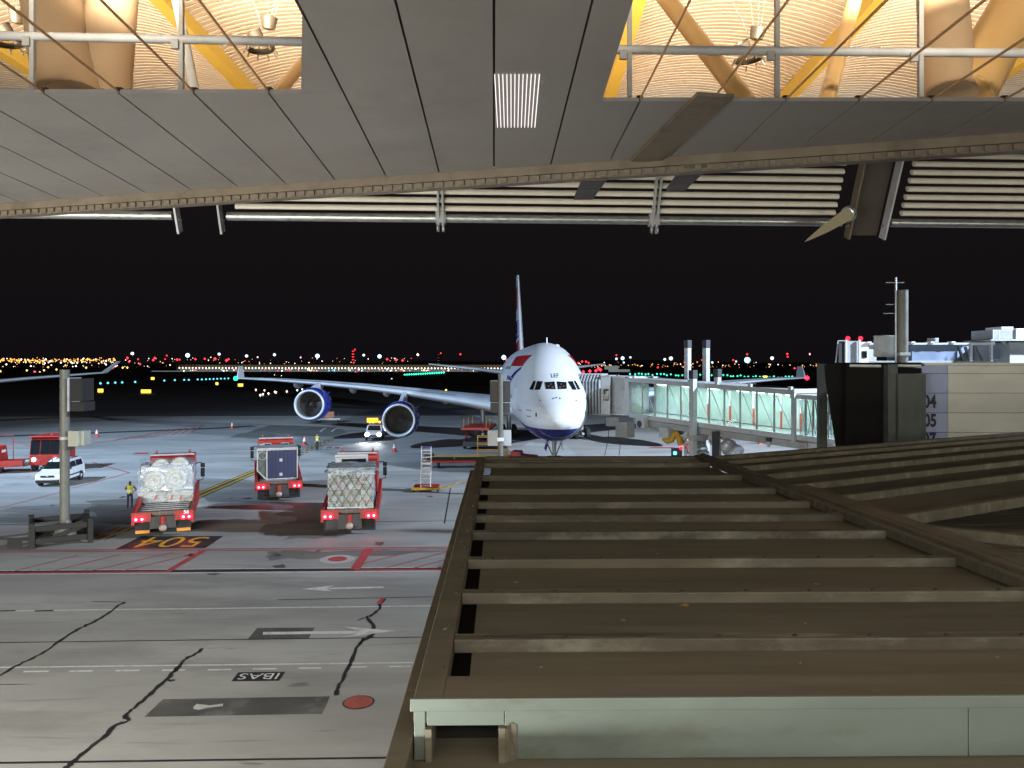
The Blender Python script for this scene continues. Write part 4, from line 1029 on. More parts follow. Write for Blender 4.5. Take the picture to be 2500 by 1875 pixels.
# machinery below the cab
def mbox(name, u, v0, v1, w, yl, mat, dy=.9):
    x = lx(u, yl); c = Matrix.Rotation(atan2(bdir.y, bdir.x), 3, 'Z') @ Vector((x, yl, 0)) + PA
    za = H - (v0 - HV) / F * c.y; zb = H - (v1 - HV) / F * c.y
    return MB().box((x, yl, (za + zb) / 2), (w, dy, abs(za - zb))).build(name, mat, bridge, bevel=.03)
mbox('machine_box', 1526, 1030, 1067, 1.45, -1.2, m_grey); mbox('machine_box', 1630, 1043, 1068, 1.0, -1.3, m_lgrey)
ac = mbox('air_conditioner', 1568, 1012, 1044, .98, -1.9, m_cabw, .5); mbox('machine_box', 1495, 1018, 1040, .7, -.8, m_lgrey)
x_ac = lx(1561, -2.16)
MB().lathe([(0, .01), (0, .28), (.02, .28)], (x_ac, -2.17, bz(2.5) - .75), (0, -1, 0), 20).build('fan_grille', m_dark, bridge)
bpart('cross_beam', 3.2, 9.0, -.6, .6, -1.3, -.85, m_grey)
for k, x in enumerate((3.2, 9.5, 12.2, 15.2, 18.5)):
    bpart('roof_clip', x, x + .25, -YW - .25, -YW - .05, HT + .08, HT + .3, m_cabw)
bpart('hanger', lx(1873, -1.7), lx(1873, -1.7) + .2, -1.75, -1.6, -1.0, -.3, m_lgrey)
mbox('hanger_lamp', 1877, 1068, 1078, .3, -1.7, m_dark, .3)
# light from the tubes inside
for x, w in ((5.5, 120), (10.0, 150), (15.0, 150), (20.0, 150)):
    d_ = bpy.data.lights.new('bridge_tube_light', 'AREA'); d_.shape = 'RECTANGLE'; d_.size = 4; d_.size_y = .4; d_.energy = w * 1.25; d_.color = (.88, 1, .98)
    o_ = bpy.data.objects.new('bridge_tube_light', d_); COL.objects.link(o_); o_.parent = bridge; o_.location = (x, -.2, bz(x) + HT - .32)

# yellow hose and foil air duct hanging under the bridge
m_hose = M('hose_yellow', (0.50, 0.29, 0.03), .6, var=.15, scale=4)
def world_b(u, v, yl):
    x = lx(u, yl); c = Matrix.Rotation(atan2(bdir.y, bdir.x), 3, 'Z') @ Vector((x, yl, 0)) + PA
    return Vector((c.x, c.y, H - (v - HV) / F * c.y))
P = [world_b(u, v, -1.5) for u, v in ((1622, 1070), (1630, 1076), (1640, 1074), (1646, 1060), (1652, 1058), (1658, 1072), (1663, 1088))]
PP = []; RRR = []
for i in range(len(P) - 1):
    for k in range(8):
        PP.append(P[i].lerp(P[i + 1], k / 8)); RRR.append(.20 if k % 2 else .24)
hs = MB().path(PP, RRR, 12).build('air_hose', m_hose, smooth=40)
tag(hs, 'yellow corrugated air hose hanging under the jet bridge', 'hose')
m_foil = M('foil_silver', (0.62, 0.65, 0.68), .3, .6, var=.2, scale=2, bump=.6, fine=3)
def foil(label, pts, r, fr):
    t = thing('air_duct', label, 'duct', pts[0], 0, 'silver ducts under the jet bridge')
    Q = []; rr = random.Random(int(fr * 100)); RR = []
    for i in range(len(pts) - 1):
        for k in range(6): Q.append(pts[i].lerp(pts[i + 1], k / 6) - pts[0]); RR.append(r * rr.uniform(.88, 1.08))
    Q.append(pts[-1] - pts[0]); RR.append(r)
    MB().path(Q, RR, 14).build('duct_sleeve', m_foil, t)
    for q in Q[::4]: MB().lathe([(-.03, r * 1.05), (.03, r * 1.05)], q, (pts[-1] - pts[0]).normalized(), 16).build('duct_ring', m_white, t)
foil('wide crumpled silver air duct beside the jet bridge column', [world_b(1680, 1065, -.6), world_b(1700, 1090, -.6), world_b(1708, 1118, -.6)], .75, .3)
foil('silver air duct sloping down to the right below the jet bridge', [world_b(1745, 1068, -.8), world_b(1770, 1085, -.8), world_b(1800, 1108, -.8)], .6, .5)
# hanging cables below the cab
for u0, v0, u1, v1 in ((1487, 1035, 1476, 1112), (1510, 1068, 1511, 1112)):
    a = world_b(u0, v0, -.9); b = world_b(u1, v1, -.9); b.z = max(b.z, .02)
    cb = MB().path([a, a.lerp(b, .5) + Vector((.12, 0, 0)), b], .03, 6).build('hanging_cable', m_dark)
    tag(cb, 'thin cable hanging to the ground beside the nose gear' if u0 < 1500 else 'thin cable hanging from the grey machine box of the jet bridge', 'cable')

m_brownhood = M('hood_fabric_dark', (.03, .03, .034), .8)
# ================================================================== UPPER DECK BRIDGE, PULLED BACK ON THE RIGHT
m_bluepan = M('upper_bridge_panel', (0.19, 0.24, 0.34), .5, var=.12, scale=1)
D2 = 52.0
ub = thing('upper_jet_bridge', 'raised second jet bridge with blue grey panels and two red beacons on the right', 'jet bridge', (0, 0, 0), 0)
def ubx(name, u0, u1, v0, v1, d0, d1, mat, bev=.02, par=None):
    a = wp(u0, v1, d0); b = wp(u1, v0, d0)
    return MB().box(((a.x + b.x) / 2, (d0 + d1) / 2, (a.z + b.z) / 2), (abs(b.x - a.x), d1 - d0, abs(b.z - a.z))).build(name, mat, par or ub, bevel=bev)
rings = [[wp(u, v, D2 + dd) for (v, dd) in ((832, -1.5), (832, 2), (890, 2), (890, -1.5))] for u in (2046, 2066)]
MB().loft(rings).build('hood', m_brownhood, ub)
for k in range(8):
    u = 2066 + k * 4.2
    rings = [[wp(q, v + (w_), D2 + dd) for (v, dd) in ((833, -1.6), (833, 2), (890, 2), (890, -1.6))] for q, w_ in ((u, 0), (u + 2.1, -1), (u + 4.2, 0))]
    MB().loft(rings, True, False).build('bellows_fold', m_bell, ub)
for u in (2064, 2097): ubx('hood_frame', u, u + 4, 830, 890, D2 - 1.8, D2 - 1.66, m_white)
for a_, b_ in (((2046, 832), (2066, 832)), ((2046, 832), (2040, 888))): MB().bar(wp(*a_, D2 - 1.55), wp(*b_, D2 - 1.55), .06, .06).build('hood_edge', m_lgrey, ub)
ubx('cab', 2101, 2121, 835, 890, D2 - 1.6, D2 - 1.45, m_white); ubx('cab_window', 2104, 2117, 857, 874, D2 - 1.65, D2 - 1.62, m_glassdark)
ubx('tunnel_wall', 2121, 2140, 838, 890, D2 - 1.5, D2 + 2, m_lgrey); ubx('tunnel_wall', 2226, 2337, 843, 890, D2 - 1.4, D2 + 2, m_bluepan)
ubx('roof', 2118, 2430, 837, 842, D2 - 1.7, D2 + 2.2, m_lgrey); ubx('floor', 2121, 2430, 881, 890, D2 - 1.6, D2 + 2, m_grey)
ubx('back_wall', 2337, 2560, 845, 884, D2 + 1.8, D2 + 1.95, m_bluepan)
for a, b in ((2340, 2352), (2356, 2368), (2384, 2400)):
    MB().bar(wp(a, 846, D2 - 1), wp(b, 882, D2 - 1), .18, .12).build('brace', m_lgrey, ub)
for u in (2370, 2420): ubx('frame_post', u, u + 5, 838, 882, D2 - 1.75, D2 - 1.5, m_white)
ubx('frame_rail', 2370, 2430, 836, 841, D2 - 1.78, D2 - 1.72, m_white); ubx('door', 2422, 2442, 852, 878, D2 - 1.4, D2 - 1.3, m_bluepan)
for u in (2118, 2225, 2272, 2323, 2420): ubx('roof_clip', u, u + 10, 834, 838, D2 - 1.8, D2 - 1.2, m_white)
ubx('roof_box', 2283, 2292, 825, 836, D2 - 1, D2, m_grey); ubx('drum', 2465, 2580, 836, 890, D2 - 2, D2 + 2, m_lgrey)
ubx('lift_house', 2425, 2480, 805, 828, D2 - 2.4, D2, m_grey); ubx('lift_house', 2481, 2600, 802, 830, D2 - 2.5, D2, m_white)
ubx('lift_platform', 2419, 2600, 829, 832, D2 - 2.6, D2 + .5, m_lgrey); ubx('lift_cowl', 2445, 2474, 798, 804, D2 - 2.2, D2 - .5, m_white)
for u in (2424, 2438): ubx('platform_rail', u, u + 2, 805, 829, D2 - 2.6, D2 - 2.55, m_white)
MB().bar(wp(2446, 831, D2 - 2), wp(2462, 845, D2 - 1.5), .15, .15).build('platform_bracket', m_grey, ub)
for u in (2200, 2550): ubx('support_leg', u, u + 14, 890, 1210, D2 - .5, D2 + .5, m_grey)
m_beac = E('beacon_red', (1.0, .012, .03), 6.0)
for u in (2070, 2101):
    c = wp(u, 828, D2 - 1.5); MB().tube(c - Vector((0, 0, .16)), c, .06, 8).build('beacon_base', m_dark, ub); MB().sphere(c + Vector((0, 0, .05)), .14, 8).build('beacon', m_beac, ub)

# ================================================================== FIXED WALKWAY NODE ON THE RIGHT
m_cream = M('cladding_cream', (0.62, 0.615, 0.54), .6, var=.07, scale=.7, stretch=(.6, 1, 1.6), dirt=(.50, .49, .42), dirt_amt=.35, dirt_scale=.5)
m_bluegrey = M('cladding_bluegrey', (0.34, 0.39, 0.56), .55, var=.06)
m_brownblk = M('hood_black', (0.009, 0.008, 0.007), .85, var=.2, spec=.15)
m_drab = M('cladding_drab_green', (0.075, 0.088, 0.075), .6, var=.2, scale=.9, stretch=(2, 2, .6), dirt=(.055, .06, .05), dirt_amt=.4)
DN = 30.0
node = thing('walkway_building', 'cream panelled walkway building with black rounded bridge hood and stand numbers', 'building')
def nbx(name, u0, u1, v0, v1, d0, d1, mat, bev=.01):
    a = wp(u0, v1, d0); b = wp(u1, v0, d0)
    return MB().box(((a.x + b.x) / 2, (d0 + d1) / 2, (a.z + b.z) / 2), (abs(b.x - a.x), d1 - d0, abs(b.z - a.z))).build(name, mat, node, bevel=bev)
# curved black hood: outline lofted in depth
out_ = [(2012, 892), (2022, 887), (2060, 886), (2150, 886), (2150, 1150), (2046, 1150), (2040, 1090), (2028, 1010), (2015, 930)]
MB().loft([[wp(u, v, 37.0) for u, v in out_], [wp(u, v, 33.5) + Vector((0, 0, 0)) for u, v in out_]]).build('bridge_hood', m_brownblk, node)
nbx('hood_side', 2066, 2168, 886, 1260, 33.0, 33.48, m_brownblk); nbx('wall_white', 2000, 2020, 887, 1150, 37.2, 37.5, m_drab)
nbx('drab_panel', 2168, 2192, 890, 1260, 32.6, 36, m_drab); nbx('drab_panel', 2193, 2261, 913, 1260, 32.4, 36, m_drab)
nbx('hood_box', 2070, 2250, 885, 888, 32.8, 37, m_brownblk); nbx('hood_recess', 2192, 2250, 899, 912, 32.9, 33.4, m_brownblk)
m_tubeoff = M('lamp_tube_unlit', (0.46, 0.45, 0.38), .35)
a = wp(2075, 893, 32.7); b = wp(2150, 894, 32.7); MB().tube(a, b, .055, 10).build('tube_lamp', m_tubeoff, node, smooth=40)
a = wp(2192, 893, 32.7); b = wp(2248, 894, 32.7); MB().tube(a, b, .055, 10).build('tube_lamp', m_tubeoff, node, smooth=40)
rows = [893, 912, 960, 1008, 1056, 1104, 1152, 1200]
for i in range(len(rows) - 1):
    nbx('wall_panel', 2315, 2700, rows[i] + (.0), rows[i + 1] - .7, 33.0, 33.3, m_cream)
    nbx('wall_panel', 2240, 2314.3, rows[i], rows[i + 1] - .7, 33.0, 33.3, m_bluegrey)
nbx('wall_core', 2240, 2700, 890, 1260, 33.32, 40, m_drab); nbx('wall_coping', 2258, 2700, 886, 892.5, 32.9, 40, m_cream)
for txt, v in (('504', 982), ('505', 1028), ('507', 1074)):
    vs, fs = letters(txt, 1.0, bold=.035); hgt = 30 / F * 33; x0 = max(q[0] for q in vs)
    k = hgt / .70; o_ = wp(2286, v, 32.985)
    MB().add([(o_.x + (q[0] - x0) * k * .74, 32.985, o_.z + q[1] * k) for q in vs], fs).build('stand_number', m_ink, node)

# ================================================================== POSTS AND GUIDANCE SIGNS
m_post = M('post_grey', (0.14, 0.14, 0.12), .5, var=.12, scale=1.5, dirt=(.10, .096, .08), dirt_amt=.35)
m_beige = M('cabinet_beige', (0.36, 0.37, 0.31), .55, var=.08)
m_wood = M('guard_timber', (0.018, 0.017, 0.014), .8, var=.3, scale=4)
def signpost(label, cat, u, d, top_v, pw, rz=0.0):
    x = (u - 1250) / F * d; t = thing('sign_post', label, cat, (x, d, 0), rz)
    zt = H - (top_v - HV) / F * d
    MB().tube((0, 0, .02), (0, 0, zt), pw / 2, 20).build('pole', m_post, t, smooth=40)
    MB().tube((0, 0, zt), (0, 0, zt + .02), pw / 2 + .015, 20).build('pole_cap', m_dark, t)
    return t, (lambda uu, vv, yl: Vector((((uu - u) / F * d), yl, H - (vv - HV) / F * d)))
# left guidance post
t, L = signpost('grey guidance post standing in a dark timber guard frame at left', 'post', 158, 39.0, 903, .46)
def lbox(name, t, L, u0, u1, v0, v1, y0, y1, mat, bev=.02):
    a = L(u0, v1, 0); b = L(u1, v0, 0)
    return MB().box(((a.x + b.x) / 2, (y0 + y1) / 2, (a.z + b.z) / 2), (b.x - a.x, y1 - y0, b.z - a.z)).build(name, mat, t, bevel=bev)
lbox('sign_box', t, L, 176, 206, 924, 979, -.2, .9, m_black); lbox('sign_box', t, L, 177, 209, 981, 1004, -.2, .9, m_black)
lbox('sign_edge', t, L, 172, 175.5, 922, 1004, -.3, .9, m_lgrey); lbox('sign_seam', t, L, 180, 200, 979, 980.5, -.22, .8, m_grey)
lbox('cabinet', t, L, 172, 198, 1051, 1089, -.25, .5, m_beige); lbox('cabinet_back', t, L, 198, 206, 1052, 1088, -.05, .6, m_beige)
MB().tube((0, 0, L(0, 1073, 0).z), (0, 0, L(0, 1066, 0).z), .245, 20).build('pole_band', m_lgrey, t)
MB().tube((0, 0, .03), (0, 0, 1.0), .62, 20, .26).build('pole_foot', m_post, t, smooth=40)
gf = thing('post_guard', 'square dark timber guard frame around the foot of the left post', 'guard', (-23.05, 38.7, 0), R(33))
gw = 1.25
for sx_ in (-1, 1):
    for sy_ in (-1, 1): MB().box((sx_ * gw, sy_ * gw, .62), (.24, .24, 1.24)).build('guard_post', m_wood, gf, bevel=.02)
for z in (.34, .95):
    for s_ in (-1, 1):
        MB().box((s_ * gw, 0, z), (.13, 2 * gw - .26, .26)).build('guard_rail', m_wood, gf, bevel=.015)
        MB().box((0, s_ * gw, z), (2 * gw - .26, .13, .26)).build('guard_rail', m_wood, gf, bevel=.015)
for s_ in (-1, 1): MB().bar((-gw, s_ * (gw - .1), .15), (gw, s_ * (gw - .1), .95), .08, .2).build('diagonal_rail', m_wood, gf)
# middle guidance post in front of the airliner
t, L = signpost('slim grey guidance post with dark sign box in front of the airliner', 'post', 1222, 52.0, 913, .36)
lbox('sign_box', t, L, 1196, 1246, 931, 982, .22, .75, m_dark); lbox('sign_box', t, L, 1197, 1245, 985, 1008, .22, .75, m_dark)
for v in (930, 983.5): lbox('sign_edge', t, L, 1197, 1246, v - .9, v + .9, .18, .8, m_lgrey)
lbox('cabinet', t, L, 1190, 1248, 1051, 1090, .22, .55, m_lgrey, .05); lbox('cabinet_clamp', t, L, 1214, 1230, 1068, 1077, -.25, .2, m_white)
# right post behind the black hood
t, L = signpost('tall brown grey post rising behind the black bridge hood with a blank plate', 'post', 2203, 38.6, 709, .54)
lbox('blank_plate', t, L, 2141, 2226, 818, 871, .32, .42, m_grey, .05)
lbox('pole_band', t, L, 2190, 2216, 861, 868, -.30, .30, m_lgrey)
mb = MB(); a = L(2187, 888, 0); b = L(2187, 677, 0); mb.tube(a, b, .055, 8); mb.build('antenna_mast', m_steel, t, smooth=40)
for u0, u1, v in ((2162, 2207, 690), (2162, 2182, 743), (2156, 2182, 765)):
    MB().tube(L(u0, v, -.02), L(u1, v, -.02), .022, 6).build('mast_arm', m_steel, t)

# ================================================================== PEOPLE
m_skin = M('skin', (0.36, 0.2, 0.14), .6); m_hair = M('hair_dark', (0.02, 0.016, 0.013), .8)
m_trou = M('trousers_navy', (0.018, 0.02, 0.04), .8); m_jack = M('jacket_red', (0.28, 0.025, 0.03), .75); m_vest = M('vest_lime', (0.50, 0.62, 0.05), .7)
m_refl = M('reflective_band', (0.7, 0.72, 0.7), .3)
def person(label, loc, rz, pose, jacket):
    J = dict(pelvis=(0, 0, .94), waist=(0, 0, 1.08), chest=(0, .01, 1.30), neck=(0, .01, 1.48), head=(0, -.015, 1.60), crown=(0, -.005, 1.74),
             shL=(-.17, .01, 1.42), elL=(-.25, .03, 1.14), wrL=(-.24, -.06, .92), shR=(.17, .01, 1.42), elR=(.25, .03, 1.14), wrR=(.24, -.06, .92),
             hiL=(-.09, 0, .90), knL=(-.11, -.02, .50), anL=(-.12, .03, .09), toL=(-.13, -.14, .04), hiR=(.09, 0, .90), knR=(.11, -.02, .50), anR=(.12, .03, .09), toR=(.13, -.14, .04))
    J.update(pose)
    rad = dict(pelvis=.15, waist=.14, chest=.155, neck=.06, head=.088, crown=.075, shL=.072, elL=.05, wrL=.036, shR=.072, elR=.05, wrR=.036,
               hiL=.095, knL=.066, anL=.05, toL=.045, hiR=.095, knR=.066, anR=.05, toR=.045)
    ed = [('pelvis', 'waist'), ('waist', 'chest'), ('chest', 'neck'), ('neck', 'head'), ('head', 'crown'), ('chest', 'shL'), ('shL', 'elL'), ('elL', 'wrL'), ('chest', 'shR'), ('shR', 'elR'), ('elR', 'wrR'),
          ('pelvis', 'hiL'), ('hiL', 'knL'), ('knL', 'anL'), ('anL', 'toL'), ('pelvis', 'hiR'), ('hiR', 'knR'), ('knR', 'anR'), ('anR', 'toR')]
    names = list(J); vs = [Vector(J[n]) for n in names]; rr = [rad[n] for n in names]; es = [(names.index(a), names.index(b)) for a, b in ed]
    # hands: palm and five fingers
    for sd_ in 'LR':
        w = Vector(J['wr' + sd_]); a = (w - Vector(J['el' + sd_])).normalized(); s_ = a.orthogonal().normalized(); b_ = a.cross(s_)
        pi_ = len(vs); vs.append(w + a * .07); rr.append(.034); es.append((names.index('wr' + sd_), pi_))
        for k, ln in enumerate((.075, .085, .08, .065)):
            o_ = s_ * ((k - 1.5) * .022); f1 = len(vs); vs.append(w + a * .10 + o_); rr.append(.011); es.append((pi_, f1))
            vs.append(w + a * (.10 + ln * .6) + o_ + b_ * .02); rr.append(.010); es.append((f1, f1 + 1))
            vs.append(w + a * (.10 + ln) + o_ + b_ * .05); rr.append(.008); es.append((f1 + 1, f1 + 2))
        f1 = len(vs); vs.append(w + a * .06 + s_ * .05); rr.append(.013); es.append((pi_, f1)); vs.append(w + a * .10 + s_ * .06 + b_ * .02); rr.append(.010); es.append((f1, f1 + 1))
    me = bpy.data.meshes.new('person'); me.from_pydata(vs, es, [])
    o = bpy.data.objects.new('person', me); COL.objects.link(o)
    md = o.modifiers.new('skin', 'SKIN'); sv = me.skin_vertices[0].data
    for i, r_ in enumerate(rr): sv[i].radius = (r_, r_ * (.72 if names[i] in ('pelvis', 'waist', 'chest') else 1.0) if i < len(names) else r_); sv[i].use_root = (i == 0)
    o.modifiers.new('sub', 'SUBSURF').levels = 1
    dg = bpy.context.evaluated_depsgraph_get(); m2 = bpy.data.meshes.new_from_object(o.evaluated_get(dg))
    o.modifiers.clear(); o.data = m2
    for m_ in (m_trou, jacket, m_skin, m_hair): m2.materials.append(m_)
    wl_, wr_ = Vector(J['wrL']), Vector(J['wrR'])
    for p in m2.polygons:
        c = p.center; k = 1
        if c.z > 1.485: k = 3 if (c.z > 1.68 or c.y > .04 + J['head'][1]) else 2
        elif (c - wl_).length < .17 and (c - Vector(J['elL'])).length > .2 or (c - wr_).length < .17 and (c - Vector(J['elR'])).length > .2: k = 2
        elif c.z < .97 and abs(c.x) < .22: k = 0
        p.material_index = k; p.use_smooth = True
    o.location = loc; o.rotation_euler = (0, 0, rz); tag(o, label, 'person')
    # vest shell over the torso
    ev = MB(); keep = [p for p in m2.polygons if .98 < p.center.z < 1.46 and abs(p.center.x) < .185]
    for p in keep: ev.add([m2.vertices[i].co + m2.vertices[i].normal * .016 for i in p.vertices], [tuple(range(len(p.vertices)))], 1 if 1.08 < p.center.z < 1.15 else 0)
    ev.build('safety_vest', [m_vest, m_refl], o, smooth=True)
    hd = Vector(J['head']); fz = MB()
    fz.add([hd + Vector((-.014, -.082, -.01)), hd + Vector((.014, -.082, -.01)), hd + Vector((0, -.108, -.015)), hd + Vector((0, -.08, .03))], [(0, 1, 2), (1, 3, 2), (0, 2, 3)]); fz.build('nose', m_skin, o)
    for sx_ in (-1, 1): MB().sphere(hd + Vector((sx_ * .09, .01, 0)), .024, 5, sq=(.5, 1, 1.4)).build('ear', m_skin, o); MB().sphere(hd + Vector((sx_ * .033, -.078, .028)), .011, 5).build('eye', m_hair, o)
    return o
pw = gp(774, 1099)
person('person in lime safety vest and dark trousers standing alone near the engines', (pw.x, pw.y, 0), R(35), dict(elR=(.24, .06, 1.16), wrR=(.20, -.10, .98), anL=(-.06, .0, .09), toL=(-.07, -.16, .04), anR=(.08, .05, .09), toR=(.09, -.11, .04)), m_jack)
person('person in lime vest leaning by the wrapped rolls on the left truck', (-23.85, 47.3, 0), R(215), dict(elL=(-.36, .06, 1.18), wrL=(-.20, -.06, 1.02), elR=(.24, -.10, 1.2), wrR=(.20, -.34, 1.24)), m_jack)

# ================================================================== TRUCKS
m_cabred = M('cab_red', (0.38, 0.024, 0.016), .4, var=.08, scale=2, coat=.3)
m_deck = M('deck_worn', (0.13, 0.085, 0.065), .65, var=.35, scale=2.5, stretch=(3, .5, 1), dirt=(.26, .25, .24), dirt_amt=.4, dirt_scale=1.5)
m_orefl = M('reflector_orange', (0.62, 0.25, 0.03), .45)
m_mirror = M('mirror_black', (0.02, 0.02, 0.02), .4)
m_rsteel = M('cab_trim_grey', (0.42, 0.43, 0.45), .45)
def truck(label, loc, rz, kind=0):
    t = thing('cargo_truck', label, 'truck', loc, rz, 'red low bed cargo trucks')
    # chassis and bed; origin at the middle of the rear end, +y towards the cab
    MB().box((0, 4.3, .78), (1.0, 8.2, .32)).build('chassis', m_dark, t)
    MB().box((0, 3.35, 1.18), (2.62, 6.3, .12)).build('deck', m_deck, t, bevel=.015)
    mb = MB()
    for k in range(9): mb.tube((-1.15, .5 + k * .62, 1.26), (1.15, .5 + k * .62, 1.26), .045, 8)
    mb.build('deck_roller', m_steel, t, stuff=True)
    MB().box((0, .10, 1.30), (2.3, .16, .12)).build('rear_sill', m_deck, t)
    MB().box((0, .18, .80), (1.25, .3, .62)).build('rear_crossmember', m_dark, t)
    for s_ in (-1, 1):
        MB().prism([(.0, .72), (.0, 1.38), (.55, 1.42), (5.9, 2.05), (6.25, 2.05), (6.25, .95), (1.0, .95), (.9, .72)], 1.32, 1.50).build('side_rail', m_red, t, bevel=.02) if s_ > 0 else \
            MB().prism([(.0, .72), (.0, 1.38), (.55, 1.42), (5.9, 2.05), (6.25, 2.05), (6.25, .95), (1.0, .95), (.9, .72)], -1.50, -1.32).build('side_rail', m_red, t, bevel=.02)
        MB().box((s_ * 1.02, .03, 1.12), (.92, .10, .50)).build('rear_panel', m_red, t, bevel=.015)
        for k, x in enumerate((.98, 1.26)):
            o = MB().lathe([(0, .15), (.05, .145), (.06, .10), (.06, .01)], (s_ * x, -.02, 1.03), (0, -1, 0), 16).build('tail_light', m_tail, t, smooth=40)
            MB().lathe([(0, .075), (.012, .06), (.012, .01)], (s_ * x, -.078, 1.03), (0, -1, 0), 12).build('lamp_core', m_tailw, o)
        MB().box((s_ * .98, .22, .52), (.72, .05, .62)).build('mud_flap', m_black, t)
        MB().box((s_ * .98, .18, .33), (.66, .02, .16)).build('reflector', m_orefl, t) if kind == 0 else None
        for y in (1.5, 2.55): wheel(t, (s_ * 1.08, y, .5), .5, .34)
        wheel(t, (s_ * 1.08, 7.55, .5), .5, .34)
        # mirrors on long arms
        mb = MB(); mb.path([(s_ * 1.2, 7.0, 2.95), (s_ * 1.55, 6.85, 3.02), (s_ * 1.68, 6.8, 2.9), (s_ * 1.68, 6.8, 2.0), (s_ * 1.3, 6.95, 1.85)], .028, 6)
        ar = mb.build('mirror_arm', m_dark, t)
        MB().box((s_ * 1.66, 6.76, 2.42), (.24, .10, .52)).build('mirror', m_mirror, ar, bevel=.03); MB().box((s_ * 1.66, 6.76, 2.86), (.26, .10, .24)).build('mirror', m_mirror, ar, bevel=.03)
        MB().lathe([(0, .06), (.08, .07), (.18, .06), (.2, .01)], (s_ * .92, 6.9, 3.62), (0, 0, 1), 12).build('beacon', M('beacon_dim_red', (.3, .03, .03), .3), t, smooth=40)
    if kind != 0: MB().box((0, .22, .55), (2.5, .05, .5)).build('rear_apron', m_dark, t)
    for s_ in (-1, 1):
        d_ = bpy.data.lights.new('tail_light_spill', 'SPOT'); d_.energy = 18; d_.color = (1, .03, .04); d_.spot_size = R(140); d_.spot_blend = 1; d_.shadow_soft_size = .12
        o_ = bpy.data.objects.new('tail_light_spill', d_); COL.objects.link(o_); o_.parent = t; o_.location = (s_ * 1.12, -.16, 1.03); o_.rotation_euler = (R(-72), 0, 0)
    MB().lathe([(0, .14), (.35, .14)], (0, .02, .75), (0, 0, 1), 12).build('hitch_post', m_red, t, smooth=40)
    MB().sphere((0, -.05, .52), .2, 8, sq=(1, .8, .9)).build('tow_ball', M('tow_ball_pale', (.4, .3, .26), .5), t, smooth=True)
    # cab
    pr = [(6.45, .95), (6.45, 3.42), (6.6, 3.60), (8.0, 3.54), (8.25, 3.15), (8.55, 1.95), (8.6, .75), (6.9, .75)]
    MB().prism(pr, -1.24, 1.24).build('cab', m_cabred, t, bevel=.06)
    MB().box((0, 6.50, 3.60), (2.40, .22, .10)).build('roof_trim', m_rsteel, t, bevel=.02)
    if kind == 2:
        MB().box((-.33, 6.425, 2.90), (1.95, .05, 1.0)).build('window_frame', m_lgrey, t, bevel=.02)
        MB().box((-.20, 6.395, 2.92), (1.45, .03, .66)).build('rear_window', m_glassdark, t, bevel=.02)
        MB().box((-.35, 6.43, 3.42), (1.98, .06, .22)).build('cab_hood', m_lgrey, t, bevel=.02)
    else:
        for x in (-.62, .62):
            fr = MB().box((x, 6.43, 3.02), (.58, .05, .46)).build('rear_window', m_rsteel, t, bevel=.02)
            MB().box((x, 6.40, 3.02), (.46, .03, .34)).build('window_pane', m_glassdark, fr)
        MB().box((-.98, 6.38, 2.7), (.36, .18, 1.0)).build('air_intake', m_rsteel, t, bevel=.02)
    for s_ in (-1, 1): MB().box((s_ * 1.25, 7.35, 2.5), (.02, .95, .62)).build('side_window', m_glassdark, t)
    MB().box((0, 8.43, 2.5), (2.1, .03, .7), mat=Matrix.Rotation(-.28, 3, 'X')).build('windscreen', m_glassdark, t)
    for s_ in (-1, 1): MB().box((s_ * .85, 8.62, 1.1), (.4, .05, .22)).build('headlight', m_head, t)
    return t
HD1, HD2, HD3 = R(20), R(19), R(8)
T1 = Vector((-18.15, 39.4, 0)); T2 = Vector((-15.25, 49.6, 0)); T3 = Vector((-8.55, 39.9, 0))
truck('red low bed truck with wrapped white rolls and orange reflectors below its tail lights', T1, HD1, 0)
truck('red low bed truck farthest away carrying a blue curtained container', T2, HD2, 1)
truck('red low bed truck nearest the walkway roof carrying a netted pallet of cartons', T3, HD3, 2)
vs, fs = letters('56', .26, bold=.01); mb = MB(); a3 = Matrix.Rotation(HD1, 3, 'Z')
mb.add([T1 + a3 @ Vector((v[0] + 1.12, -.030, 1.27 + v[1])) for v in vs], fs)
# the fleet number belongs to the left truck
for o in bpy.data.objects:
    if o.get('label', '').startswith('red low bed truck with wrapped'): TR1 = o
num = MB().add([(v[0] + 1.12, -.030, 1.27 + v[1]) for v in vs], fs).build('fleet_number', m_white, TR1)

def on_truck(T, rz, x, y, z=1.30): return T + Matrix.Rotation(rz, 3, 'Z') @ Vector((x, y, z))
# ---- wrapped rolls on the left truck
m_film = M('film_wrap', (0.42, 0.46, 0.50), .22, var=.22, scale=2.5, bump=1.0, fine=3, coat=.6, spec=.8)
def FILM(name, tint, lo, hi, sc):
    m = bpy.data.materials.new(name); m.use_nodes = True; MATS[name] = m; nt = m.node_tree; N = nt.nodes; L = nt.links; p = N['Principled BSDF']
    p.inputs['Base Color'].default_value = (*tint, 1); p.inputs['Roughness'].default_value = .18
    t = N.new('ShaderNodeTexCoord'); n = N.new('ShaderNodeTexNoise'); n.inputs['Scale'].default_value = sc; n.inputs['Detail'].default_value = 6; n.inputs['Distortion'].default_value = 1.5
    L.new(t.outputs['Object'], n.inputs['Vector']); r = N.new('ShaderNodeMapRange'); r.inputs[1].default_value = .38; r.inputs[2].default_value = .68; r.inputs[3].default_value = lo; r.inputs[4].default_value = hi
    L.new(n.outputs['Fac'], r.inputs[0]); L.new(r.outputs[0], p.inputs['Alpha'])
    b = N.new('ShaderNodeBump'); b.inputs['Strength'].default_value = 1; b.inputs['Distance'].default_value = .05; L.new(n.outputs['Fac'], b.inputs['Height']); L.new(b.outputs[0], p.inputs['Normal']); return m
